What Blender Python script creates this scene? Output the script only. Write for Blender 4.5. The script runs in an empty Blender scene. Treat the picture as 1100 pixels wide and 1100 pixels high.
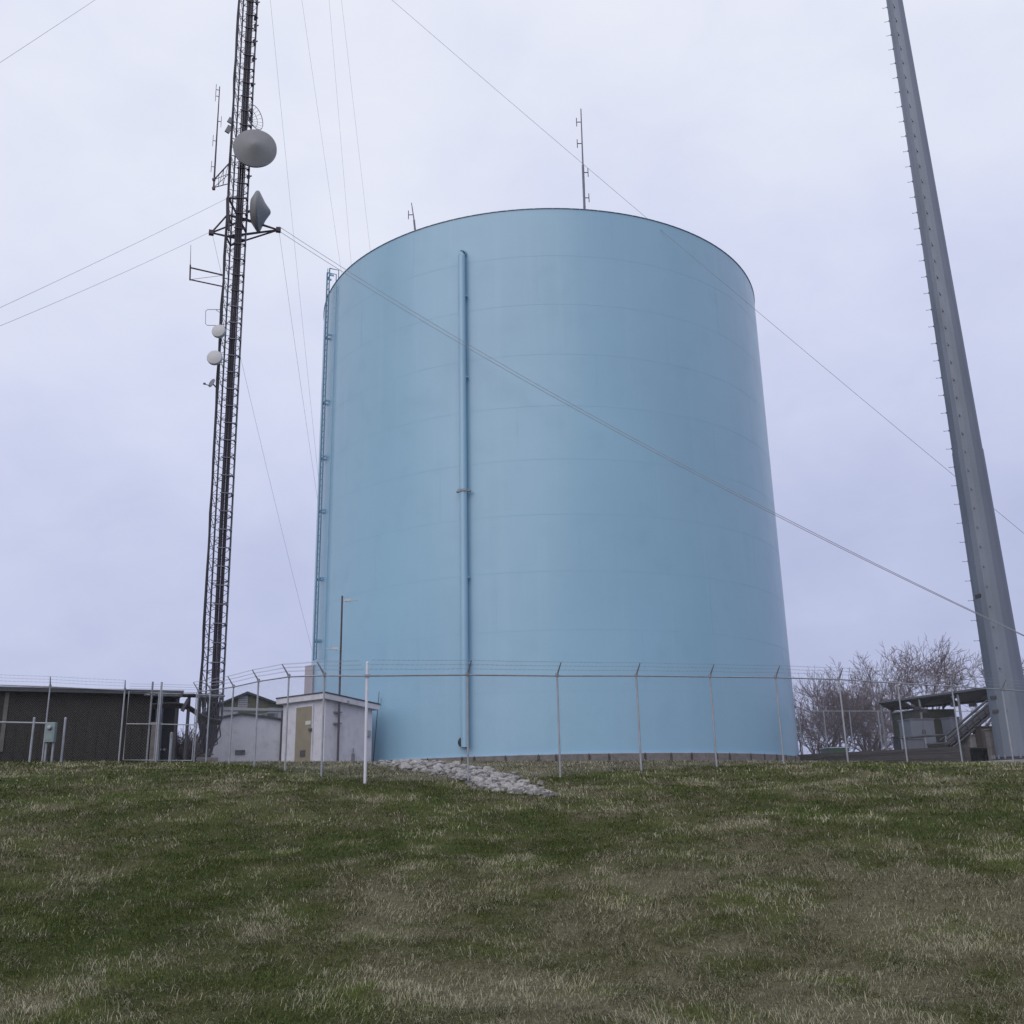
import bpy, math, random
import numpy as np
from mathutils import Vector, Matrix
random.seed(7)
rs = np.random.RandomState(11)
S = bpy.context.scene
C = S.collection
# ------------------------------------------------------------------ camera
F, PITCH, ROLL = 1069.0, 0.28502, -0.021137
cp, sp, cr, sr = math.cos(PITCH), math.sin(PITCH), math.cos(ROLL), math.sin(ROLL)
def camdir(x, y):
    return Vector((x, cp - y * sp, sp + y * cp))
right = Vector((cr, -sr * sp, sr * cp)); up = Vector((-sr, -cr * sp, cr * cp))
fwd = Vector((0, cp, sp))
cam = bpy.data.objects.new('camera', bpy.data.cameras.new('camera'))
C.objects.link(cam)
cam.matrix_world = Matrix(((right.x, up.x, -fwd.x, 0), (right.y, up.y, -fwd.y, 0), (right.z, up.z, -fwd.z, 0), (0, 0, 0, 1)))
cam.data.sensor_width = 36; cam.data.lens = F / 1100 * 36
cam.data.clip_start = 0.1; cam.data.clip_end = 3000
S.camera = cam
# ------------------------------------------------------------------ world, sun, exposure
SUN_EL, SUN_AZ = math.radians(38), math.radians(205)      # azimuth clockwise from +Y: behind the camera, to the left
w = bpy.data.worlds.new("World"); S.world = w; w.use_nodes = True
nt = w.node_tree; N = nt.nodes; L = nt.links
bg = N['Background']
sky = N.new('ShaderNodeTexSky'); sky.sky_type = 'NISHITA'; sky.sun_disc = False
sky.sun_elevation = SUN_EL; sky.sun_rotation = SUN_AZ; sky.dust_density = 4; sky.air_density = 1.0
tc = N.new('ShaderNodeTexCoord'); sep = N.new('ShaderNodeSeparateXYZ'); L.new(tc.outputs['Generated'], sep.inputs[0])
mp = N.new('ShaderNodeMapping'); mp.inputs['Scale'].default_value = (1.3, 1.3, 2.0); L.new(tc.outputs['Generated'], mp.inputs[0])
nz = N.new('ShaderNodeTexNoise'); nz.inputs['Scale'].default_value = 2.6; nz.inputs['Detail'].default_value = 5; nz.inputs['Roughness'].default_value = .5
L.new(mp.outputs[0], nz.inputs[0])
nz2 = N.new('ShaderNodeTexNoise'); nz2.inputs['Scale'].default_value = 7.5; nz2.inputs['Detail'].default_value = 6; nz2.inputs['Roughness'].default_value = .55; nz2.inputs['Distortion'].default_value = .4
L.new(mp.outputs[0], nz2.inputs[0])
s2_ = N.new('ShaderNodeMath'); s2_.operation = 'MULTIPLY_ADD'; L.new(nz2.outputs[0], s2_.inputs[0]); s2_.inputs[1].default_value = .18; L.new(sep.outputs[2], s2_.inputs[2])
s3_ = N.new('ShaderNodeMath'); s3_.operation = 'MULTIPLY_ADD'; L.new(sep.outputs[0], s3_.inputs[0]); s3_.inputs[1].default_value = -.16; L.new(s2_.outputs[0], s3_.inputs[2])
add = N.new('ShaderNodeMath'); add.operation = 'MULTIPLY_ADD'; L.new(nz.outputs[0], add.inputs[0]); add.inputs[1].default_value = .45
L.new(s3_.outputs[0], add.inputs[2])
rp = N.new('ShaderNodeValToRGB'); L.new(add.outputs[0], rp.inputs[0])
e = rp.color_ramp.elements
e[0].position = .30; e[0].color = (.40, .44, .665, 1)
e[1].position = 1.0; e[1].color = (.84, .87, .975, 1)
m1 = e.new(.52); m1.color = (.53, .572, .795, 1)
m2 = e.new(.74); m2.color = (.675, .715, .905, 1)
sc = N.new('ShaderNodeVectorMath'); sc.operation = 'SCALE'; sc.inputs['Scale'].default_value = 10.2; L.new(rp.outputs[0], sc.inputs[0])
mx = N.new('ShaderNodeMix'); mx.data_type = 'RGBA'; mx.inputs[0].default_value = .94
L.new(sky.outputs[0], mx.inputs[6]); L.new(sc.outputs[0], mx.inputs[7]); L.new(mx.outputs[2], bg.inputs['Color'])
bg.inputs['Strength'].default_value = .1
sun = bpy.data.objects.new('sun', bpy.data.lights.new('sun', 'SUN')); C.objects.link(sun)
sun.data.energy = 1.1; sun.data.angle = math.radians(70); sun.data.color = (1, .97, .93)
sd = Vector((math.sin(SUN_AZ) * math.cos(SUN_EL), math.cos(SUN_AZ) * math.cos(SUN_EL), math.sin(SUN_EL)))
sun.rotation_euler = sd.to_track_quat('Z', 'Y').to_euler(); sun.location = sd * 100
S.view_settings.view_transform = 'Standard'; S.view_settings.look = 'None'
S.view_settings.exposure = 0; S.view_settings.gamma = 1; S.view_settings.use_curve_mapping = False

# ------------------------------------------------------------------ placing helpers
def ray(px, py):
    x = (px - 550) / F; y = -(py - 550) / F
    x, y = x * cr - y * sr, x * sr + y * cr
    return camdir(x, y)
def at(px, py, r):                      # point of the place seen at that pixel, r metres away over the ground
    d = ray(px, py); return d * (r / math.hypot(d.x, d.y))
def zat(px, py, x, y):                  # height seen at pixel row over plan point
    d = ray(px, py); return d.z / math.hypot(d.x, d.y) * math.hypot(x, y)

# ------------------------------------------------------------------ terrain
# main fence line in plan: y = 24.3 + .62 x ; left run from the corner to (-11.1, 35.2)
def onR(px, py):
    d = ray(px, py); t = 24.3 / (d.y - .62 * d.x); return d * t
A0, A1 = (-3.45, 22.2), (-11.1, 35.2)
def onL(px, py, A=A0, B=A1):
    d = ray(px, py); ex, ey = B[0] - A[0], B[1] - A[1]
    t = (A[0] * ey - A[1] * ex) / (d.x * ey - d.y * ex); return d * t
B1 = (-16.4, 33.6)
ctl = []
for q in ((503, 841), (602, 835), (689, 828), (770, 824), (842, 821), (911, 819), (975, 820), (1034, 821), (1089, 821.5)):
    p = onR(*q); ctl.append((p.x, p.y, p.z))
for q in ((392, 840.5), (345, 837), (306, 829), (273, 824), (246, 822), (221, 820)):
    p = onL(*q); ctl.append((p.x, p.y, p.z))
for q in ((208, 820, 36.9), (130, 819, 37), (45, 818.5, 37), (0, 819, 37), (-80, 821, 37), (347, 818.5, 38.5), (230, 818.5, 42),
          (450, 819.5, 38.6), (520, 819.3, 37.8), (600, 819, 37.5), (680, 818.8, 37.6), (760, 818.6, 39), (845, 818, 45), (1000, 820.5, 42), (1090, 820.5, 42), (1180, 821, 42)):
    p = at(*q); ctl.append((p.x, p.y, p.z))
for a in (-40, -27, -13, 0, 13, 27, 40):
    s_, c_ = math.sin(math.radians(a)), math.cos(math.radians(a))
    for r, z in ((3, -1.56), (6, -1.55), (9, -1.40), (13.5, -.86), (18, -.22)):
        ctl.append((r * s_, r * c_, z))
for x, y, z in ((0, -8, -1.7), (-15, -8, -1.7), (15, -8, -1.7), (0, 50, 1.4), (0, 62, 1.3), (-30, 45, 1.6), (30, 45, 1.2), (-25, 58, 1.5), (25, 60, 1.3), (-35, 20, .4), (35, 20, 0)):
    ctl.append((x, y, z))
ctl = np.array(ctl)
def tps(d2): return np.where(d2 > 1e-9, .5 * d2 * np.log(np.maximum(d2, 1e-9)), 0)
n = len(ctl); K = tps(((ctl[:, None, :2] - ctl[None, :, :2]) ** 2).sum(2)) + np.eye(n) * 2.0
Pm = np.c_[np.ones(n), ctl[:, :2]]
A = np.zeros((n + 3, n + 3)); A[:n, :n] = K; A[:n, n:] = Pm; A[n:, :n] = Pm.T
sol = np.linalg.solve(A, np.r_[ctl[:, 2], 0, 0, 0])
_perm = rs.permutation(512)
def vnoise(x, y, seed=0):
    xi = np.floor(x).astype(int); yi = np.floor(y).astype(int); fx = x - xi; fy = y - yi
    fx = fx * fx * (3 - 2 * fx); fy = fy * fy * (3 - 2 * fy)
    def h(a, b): return _perm[(_perm[(a + seed * 37) % 512] + b) % 512] / 511.
    return (h(xi, yi) * (1 - fx) + h(xi + 1, yi) * fx) * (1 - fy) + (h(xi, yi + 1) * (1 - fx) + h(xi + 1, yi + 1) * fx) * fy
def fbm(x, y, o=4, seed=0):
    v = 0; a = .5; t = 0
    for i in range(o):
        v = v + a * vnoise(x * 2 ** i + 17.3 * i, y * 2 ** i + 5.1 * i, seed + i); t += a; a *= .55
    return v / t
def gz_arr(x, y):
    x = np.asarray(x, float); y = np.asarray(y, float)
    r = np.hypot(x, y - 20); k = np.minimum(1, 45 / np.maximum(r, 1e-6)); X = x * k; Y = 20 + (y - 20) * k
    out = np.empty(X.shape)
    Xf, Yf, of = X.ravel(), Y.ravel(), out.ravel()
    for i in range(0, len(Xf), 20000):
        a, b = Xf[i:i + 20000], Yf[i:i + 20000]
        d2 = (a[:, None] - ctl[None, :, 0]) ** 2 + (b[:, None] - ctl[None, :, 1]) ** 2
        of[i:i + 20000] = tps(d2) @ sol[:n] + sol[n] + sol[n + 1] * a + sol[n + 2] * b
    z = of.reshape(X.shape)
    fade = np.clip((60 - r) / 20, 0, 1) * np.clip((32 - np.hypot(x, y)) / 8, .25, 1)
    return z + fade * ((fbm(x * .45, y * .45, 3, 3) - .5) * .16 + (fbm(x * 2.3, y * 2.3, 2, 9) - .5) * .07)
def g(x, y): return float(gz_arr(np.array([x]), np.array([y]))[0])
def patch_arr(x, y):                    # 0 = green, 1 = dead straw
    d = fbm(x * .55 + 3, y * .38 + 9, 4, 20)
    d2 = fbm(x * 1.9, y * 1.3, 3, 31)
    r = np.hypot(x, y)
    near = np.clip((15 - r + (fbm(x * .7, y * .7, 2, 77) - .5) * 7) / 4, 0, 1) * np.clip((x + 2.6) / 3, -.35, 1)
    v = (d - .52) * 1.5 + (d2 - .5) * 1.5 + .38 + .56 * near
    # worn, drier ground inside the compound
    side = y - (24.3 + .62 * x); ex, ey = A1[0] - A0[0], A1[1] - A0[1]
    sideL = (x - A0[0]) * ey - (y - A0[1]) * ex
    inside = np.clip((side - .2) / 1.2, 0, 1) * np.clip((sideL / math.hypot(ex, ey) - .2) / 1.2, 0, 1)
    return np.clip(v + inside * .85, 0, 1)
def hit(px, py, r0=8, r1=60):
    d = ray(px, py); h = math.hypot(d.x, d.y); R = np.arange(r0, r1, .1)
    z = gz_arr(d.x / h * R, d.y / h * R); k = np.nonzero(z > d.z / h * R)[0]
    r = R[k[0]] if len(k) else r1
    return Vector((d.x / h * r, d.y / h * r, g(d.x / h * r, d.y / h * r))), r

# ------------------------------------------------------------------ materials
def mat(name, col, rough=.7, metal=0, var=.18, scale=3., bump=.0, bscale=40., stretch=(1, 1, 1), dirt=None, dirt_amt=.35, spec=.5, coord='Object'):
    m = bpy.data.materials.new(name); m.use_nodes = True; t = m.node_tree; nn = t.nodes; l = t.links
    b = nn['Principled BSDF']; b.inputs['Roughness'].default_value = rough; b.inputs['Metallic'].default_value = metal
    b.inputs['Specular IOR Level'].default_value = spec
    co = nn.new('ShaderNodeTexCoord'); mpn = nn.new('ShaderNodeMapping'); mpn.inputs['Scale'].default_value = stretch
    l.new(co.outputs[coord], mpn.inputs[0])
    no = nn.new('ShaderNodeTexNoise'); no.inputs['Scale'].default_value = scale; no.inputs['Detail'].default_value = 6; no.inputs['Roughness'].default_value = .6
    l.new(mpn.outputs[0], no.inputs[0])
    r = nn.new('ShaderNodeValToRGB'); r.color_ramp.elements[0].position = .3; r.color_ramp.elements[1].position = .7
    c = np.array(col)
    r.color_ramp.elements[0].color = (*(c * (1 - var)), 1); r.color_ramp.elements[1].color = (*np.minimum(1, c * (1 + var)), 1)
    l.new(no.outputs[0], r.inputs[0]); last = r.outputs[0]
    if dirt is not None:
        n2 = nn.new('ShaderNodeTexNoise'); n2.inputs['Scale'].default_value = scale * 2.7; n2.inputs['Detail'].default_value = 8; l.new(mpn.outputs[0], n2.inputs[0])
        r2 = nn.new('ShaderNodeValToRGB'); r2.color_ramp.elements[0].position = .5; r2.color_ramp.elements[1].position = .75
        r2.color_ramp.elements[0].color = (0, 0, 0, 1); r2.color_ramp.elements[1].color = (dirt_amt,) * 3 + (1,)
        l.new(n2.outputs[0], r2.inputs[0]); mi = nn.new('ShaderNodeMix'); mi.data_type = 'RGBA'
        l.new(r2.outputs[0], mi.inputs[0]); l.new(last, mi.inputs[6]); mi.inputs[7].default_value = (*dirt, 1); last = mi.outputs[2]
    l.new(last, b.inputs['Base Color'])
    if bump:
        n3 = nn.new('ShaderNodeTexNoise'); n3.inputs['Scale'].default_value = bscale; n3.inputs['Detail'].default_value = 5; l.new(mpn.outputs[0], n3.inputs[0])
        bp = nn.new('ShaderNodeBump'); bp.inputs['Strength'].default_value = bump; bp.inputs['Distance'].default_value = .02
        l.new(n3.outputs[0], bp.inputs['Height']); l.new(bp.outputs[0], b.inputs['Normal'])
    return m
M = dict(
    galv=mat('galvanised', (.33, .34, .37), .45, .35, .15, 6, .1, 60),
    galv_dark=mat('galvanised_dull', (.23, .235, .26), .5, .3, .2, 6, .1, 60),
    wire=mat('fence_wire', (.30, .31, .34), .5, .3, .1, 6),
    tower=mat('tower_steel', (.075, .06, .08), .6, .2, .3, 5, .1, 60, dirt=(.14, .10, .09), dirt_amt=.5),
    tower_lt=mat('tower_steel_light', (.17, .17, .21), .55, .3, .3, 5),
    cable=mat('black_cable', (.032, .027, .040), .5, 0, .3, 8),
    guy=mat('guy_strand', (.30, .31, .36), .5, .3, .1, 5),
    dish=mat('dish_radome', (.215, .215, .23), .6, 0, .08, 2, .05, 20, dirt=(.22, .21, .2), dirt_amt=.4),
    dish_w=mat('dish_white', (.55, .55, .56), .5, 0, .06, 2),
    white=mat('white_block', (.60, .59, .66), .8, 0, .07, 1.4, .25, 30, dirt=(.38, .37, .38), dirt_amt=.5),
    tan=mat('tan_paint', (.25, .215, .155), .6, 0, .12, 3, .1, 30),
    olive=mat('olive_siding', (.105, .105, .060), .7, 0, .12, 3, .1, 30),
    dark=mat('dark_brown_siding', (.020, .016, .013), .75, 0, .22, 2.2, .3, 25),
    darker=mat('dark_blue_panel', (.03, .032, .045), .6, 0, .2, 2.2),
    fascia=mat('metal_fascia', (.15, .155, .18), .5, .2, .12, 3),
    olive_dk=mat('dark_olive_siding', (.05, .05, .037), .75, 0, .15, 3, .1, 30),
    roofdk=mat('dark_roof_edge', (.05, .05, .06), .7, 0, .2, 4),
    conc=mat('concrete', (.26, .25, .25), .9, 0, .2, 3, .4, 30, dirt=(.12, .11, .10), dirt_amt=.6),
    conc_b=mat('weathered_concrete', (.17, .155, .15), .9, 0, .22, 3, .4, 30, dirt=(.08, .07, .06), dirt_amt=.6),
    timber=mat('dark_timber', (.062, .054, .055), .9, 0, .3, 2, .5, 25, (1, 1, 5)),
    cabinet=mat('grey_cabinet', (.17, .18, .215), .5, .1, .08, 2),
    green=mat('green_grey_cabinet', (.20, .25, .25), .5, .1, .1, 3),
    dump=mat('green_bin', (.06, .11, .075), .5, .1, .15, 3),
    vent=mat('vent_louvre', (.07, .065, .07), .6, .1, .15, 3),
    louvre=mat('pale_louvre', (.38, .38, .40), .6, 0, .08, 3),
    rust=mat('rusty_brown', (.055, .042, .038), .85, 0, .35, 3, .4, 25),
    pole=mat('monopole_galvanised', (.175, .195, .245), .5, .25, .14, .5, .08, 30, (1, 1, .25), dirt=(.10, .11, .13), dirt_amt=.5),
    bark=mat('bare_bark', (.105, .088, .098), .95, 0, .3, 3, .5, 25),
    twig=mat('bare_twigs', (.19, .155, .17), .95, 0, .3, 1),
    black=mat('black_rubber', (.012, .012, .015), .6, 0, .1, 3),
    paper=mat('paper_sign', (.55, .55, .52), .7, 0, .05, 3),
)
# tank paint: slight plate-to-plate tone, thin weathering streaks, faint chalking
def tank_mat():
    m = bpy.data.materials.new('tank_blue_paint'); m.use_nodes = True; t = m.node_tree; nn = t.nodes; l = t.links
    b = nn['Principled BSDF']; b.inputs['Specular IOR Level'].default_value = .75; b.inputs['Coat Weight'].default_value = .32; b.inputs['Coat Roughness'].default_value = .22
    co = nn.new('ShaderNodeTexCoord')
    def noise(scale, st, det=5):
        mm = nn.new('ShaderNodeMapping'); mm.inputs['Scale'].default_value = st; l.new(co.outputs['Object'], mm.inputs[0])
        q = nn.new('ShaderNodeTexNoise'); q.inputs['Scale'].default_value = scale; q.inputs['Detail'].default_value = det; l.new(mm.outputs[0], q.inputs[0]); return q
    a = noise(.16, (1, 1, .8)); c = noise(2.6, (1, 1, .035), 7); d = noise(.9, (1, 1, 1), 6)
    r = nn.new('ShaderNodeValToRGB'); r.color_ramp.elements[0].position = .32; r.color_ramp.elements[1].position = .68
    r.color_ramp.elements[0].color = (.245, .425, .575, 1); r.color_ramp.elements[1].color = (.264, .464, .614, 1); l.new(a.outputs[0], r.inputs[0])
    def over(src, q, lo, hi, col, amt):
        r2 = nn.new('ShaderNodeValToRGB'); r2.color_ramp.elements[0].position = lo; r2.color_ramp.elements[1].position = hi
        r2.color_ramp.elements[0].color = (0, 0, 0, 1); r2.color_ramp.elements[1].color = (amt,) * 3 + (1,); l.new(q.outputs[0], r2.inputs[0])
        mi = nn.new('ShaderNodeMix'); mi.data_type = 'RGBA'; l.new(r2.outputs[0], mi.inputs[0]); l.new(src, mi.inputs[6]); mi.inputs[7].default_value = (*col, 1); return mi.outputs[2]
    o = over(r.outputs[0], c, .52, .75, (.29, .475, .62), .45)
    o = over(o, d, .55, .8, (.20, .37, .50), .35)
    l.new(o, b.inputs['Base Color'])
    n3 = noise(.8, (1, 1, 1), 3); bp = nn.new('ShaderNodeBump'); bp.inputs['Strength'].default_value = .25; bp.inputs['Distance'].default_value = .05
    l.new(n3.outputs[0], bp.inputs['Height']); l.new(bp.outputs[0], b.inputs['Normal'])
    rr = nn.new('ShaderNodeMapRange'); rr.inputs[3].default_value = .36; rr.inputs[4].default_value = .5; l.new(d.outputs[0], rr.inputs[0]); l.new(rr.outputs[0], b.inputs['Roughness'])
    return m
M['tank'] = tank_mat()
M['weld'] = mat('tank_weld_paint', (.25, .44, .60), .5, 0, .08, 2)
M['rim'] = mat('tank_rim', (.17, .17, .22), .6, .1, .25, 3)
M['tankw'] = mat('tank_base_plate', (.34, .46, .58), .6, 0, .12, 3)

# ------------------------------------------------------------------ mesh building
class MB:
    def __init__(s): s.v = []; s.f = []
    def quad(s, *p):
        i = len(s.v); s.v += [tuple(q) for q in p]; s.f.append(tuple(range(i, i + len(p))))
    def hexa(s, p):      # 8 corners: bottom 4 ccw, top 4 ccw
        i = len(s.v); s.v += [tuple(q) for q in p]
        for f in ((3, 2, 1, 0), (4, 5, 6, 7), (0, 1, 5, 4), (1, 2, 6, 5), (2, 3, 7, 6), (3, 0, 4, 7)): s.f.append(tuple(i + k for k in f))
        return s
    def box(s, c, size, rz=0, rot=None):
        hx, hy, hz = size[0] / 2, size[1] / 2, size[2] / 2
        R = rot if rot is not None else Matrix.Rotation(rz, 3, 'Z'); c = Vector(c)
        return s.hexa([c + R @ Vector(q) for q in ((-hx, -hy, -hz), (hx, -hy, -hz), (hx, hy, -hz), (-hx, hy, -hz), (-hx, -hy, hz), (hx, -hy, hz), (hx, hy, hz), (-hx, hy, hz))])
    def tube(s, pts, r, n=8, cap=True):
        pts = [Vector(p) for p in pts]; rr = r if isinstance(r, (list, tuple)) else [r] * len(pts); i0 = len(s.v)
        for k, p in enumerate(pts):
            a = pts[max(k - 1, 0)]; b = pts[min(k + 1, len(pts) - 1)]; d = (b - a)
            if d.length < 1e-9: d = Vector((0, 0, 1))
            d.normalize(); ref = Vector((0, 0, 1)) if abs(d.z) < .95 else Vector((1, 0, 0))
            u = d.cross(ref).normalized(); vv = u.cross(d)
            for j in range(n):
                t = 2 * math.pi * j / n; s.v.append(tuple(p + (u * math.cos(t) + vv * math.sin(t)) * rr[k]))
        for k in range(len(pts) - 1):
            for j in range(n):
                a = i0 + k * n + j; b = i0 + k * n + (j + 1) % n; s.f.append((a, a + n, b + n, b))
        if cap:
            s.f.append(tuple(i0 + j for j in range(n))); s.f.append(tuple(i0 + (len(pts) - 1) * n + j for j in reversed(range(n))))
        return s
    def lathe(s, base, axis, prof, n=32):      # prof: (distance along axis, radius)
        axis = Vector(axis).normalized(); ref = Vector((0, 0, 1)) if abs(axis.z) < .95 else Vector((1, 0, 0))
        u = axis.cross(ref).normalized(); vv = u.cross(axis); i0 = len(s.v); base = Vector(base)
        for d, r in prof:
            for j in range(n):
                t = 2 * math.pi * j / n; s.v.append(tuple(base + axis * d + (u * math.cos(t) + vv * math.sin(t)) * r))
        for k in range(len(prof) - 1):
            for j in range(n):
                a = i0 + k * n + j; b = i0 + k * n + (j + 1) % n; s.f.append((a, a + n, b + n, b))
        s.f.append(tuple(i0 + j for j in range(n))); s.f.append(tuple(i0 + (len(prof) - 1) * n + j for j in reversed(range(n))))
        return s
    def build(s, name, m, parent=None, loc=None, smooth=False, bevel=0, label=None, kind=None):
        base = parent['_w'] if parent is not None else (loc if loc is not None else (0, 0, 0))
        base = Vector(base)
        me = bpy.data.meshes.new(name); me.from_pydata([tuple(Vector(v) - base) for v in s.v], [], s.f); me.update()
        if smooth:
            me.polygons.foreach_set('use_smooth', [True] * len(me.polygons))
            try: me.set_sharp_from_angle(angle=math.radians(35))
            except Exception: pass
        me.materials.append(m if not isinstance(m, str) else M[m])
        o = bpy.data.objects.new(name, me); C.objects.link(o)
        if parent is not None: o.parent = parent
        else: o.location = base
        o['_w'] = tuple(base)
        if bevel:
            b = o.modifiers.new('bevel', 'BEVEL'); b.width = bevel; b.segments = 2; b.limit_method = 'ANGLE'
        if label: o['label'] = label
        if kind: o['kind'] = kind
        return o
def thing(name, label, cat, loc, group=None):
    o = bpy.data.objects.new(name, None); C.objects.link(o); o.location = loc; o['_w'] = tuple(loc)
    o.empty_display_size = .3
    o['label'] = label; o['category'] = cat
    if group: o['group'] = group
    return o
def tag(o, label, cat, group=None, kind=None):
    o['label'] = label; o['category'] = cat
    if group: o['group'] = group
    if kind: o['kind'] = kind
    return o
def sub(parent): return parent        # sub-parts share world base of their thing
def child(mb, name, m, parent, **k):
    # parts sit at their thing's base, so a sub-part uses the same base
    o = mb.build(name, m, parent, **k); return o

# ------------------------------------------------------------------ ground sheet
def axis(lo, a, b, hi, st):
    v = list(np.arange(a, b + 1e-6, st)); s = st; x = b
    while x < hi: s *= 1.25; x += s; v.append(x)
    s = st; x = a
    while x > lo: s *= 1.25; x -= s; v.insert(0, x)
    return np.array(v)
xs = axis(-900, -26, 26, 900, .22); ys = axis(-500, 3, 44, 1500, .22)
X, Y = np.meshgrid(xs, ys); Z = gz_arr(X, Y)
me = bpy.data.meshes.new('ground'); nx, ny = len(xs), len(ys)
co = np.stack([X.ravel(), Y.ravel(), Z.ravel()], 1).astype(np.float32)
idx = np.arange(nx * ny).reshape(ny, nx)
fq = np.stack([idx[:-1, :-1], idx[:-1, 1:], idx[1:, 1:], idx[1:, :-1]], -1).reshape(-1, 4)
me.vertices.add(len(co)); me.vertices.foreach_set('co', co.ravel())
me.loops.add(fq.size); me.loops.foreach_set('vertex_index', fq.ravel().astype(np.int32))
me.polygons.add(len(fq)); me.polygons.foreach_set('loop_start', (np.arange(len(fq)) * 4).astype(np.int32)); me.polygons.foreach_set('use_smooth', np.ones(len(fq), bool))
me.update(calc_edges=True)
at_ = me.attributes.new('straw', 'FLOAT', 'POINT'); at_.data.foreach_set('value', patch_arr(X, Y).ravel().astype(np.float32))
gm = bpy.data.materials.new('grass_ground'); gm.use_nodes = True; t = gm.node_tree; nn = t.nodes; l = t.links; b = nn['Principled BSDF']
b.inputs['Roughness'].default_value = .95; b.inputs['Specular IOR Level'].default_value = .1
an = nn.new('ShaderNodeAttribute'); an.attribute_name = 'straw'
co_ = nn.new('ShaderNodeTexCoord')
def gn(scale, det=6, st=(1, 1, 1)):
    mm = nn.new('ShaderNodeMapping'); mm.inputs['Scale'].default_value = st; l.new(co_.outputs['Object'], mm.inputs[0])
    q = nn.new('ShaderNodeTexNoise'); q.inputs['Scale'].default_value = scale; q.inputs['Detail'].default_value = det; q.inputs['Roughness'].default_value = .7; l.new(mm.outputs[0], q.inputs[0]); return q
n1 = gn(4); n2 = gn(28, 8)
ma = nn.new('ShaderNodeMath'); ma.operation = 'MULTIPLY_ADD'; l.new(n1.outputs[0], ma.inputs[0]); ma.inputs[1].default_value = 1.3; l.new(an.outputs['Fac'], ma.inputs[2])
mb_ = nn.new('ShaderNodeMath'); mb_.operation = 'SUBTRACT'; l.new(ma.outputs[0], mb_.inputs[0]); mb_.inputs[1].default_value = .62; mb_.use_clamp = True
r1 = nn.new('ShaderNodeValToRGB'); l.new(mb_.outputs[0], r1.inputs[0])
r1.color_ramp.elements[0].color = (.048, .064, .019, 1); r1.color_ramp.elements[1].color = (.145, .135, .088, 1)
mm_ = r1.color_ramp.elements.new(.5); mm_.color = (.088, .092, .040, 1)
r2 = nn.new('ShaderNodeValToRGB'); l.new(n2.outputs[0], r2.inputs[0]); r2.color_ramp.elements[0].position = .3; r2.color_ramp.elements[1].position = .75
r2.color_ramp.elements[0].color = (.45, .45, .45, 1); r2.color_ramp.elements[1].color = (1.35, 1.3, 1.2, 1)
mu = nn.new('ShaderNodeMix'); mu.data_type = 'RGBA'; mu.blend_type = 'MULTIPLY'; mu.inputs[0].default_value = 1; l.new(r1.outputs[0], mu.inputs[6]); l.new(r2.outputs[0], mu.inputs[7])
l.new(mu.outputs[2], b.inputs['Base Color'])
bp = nn.new('ShaderNodeBump'); bp.inputs['Strength'].default_value = .8; bp.inputs['Distance'].default_value = .04; l.new(n2.outputs[0], bp.inputs['Height']); l.new(bp.outputs[0], b.inputs['Normal'])
me.materials.append(gm)
go = bpy.data.objects.new('ground', me); C.objects.link(go); go['kind'] = 'structure'

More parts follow.
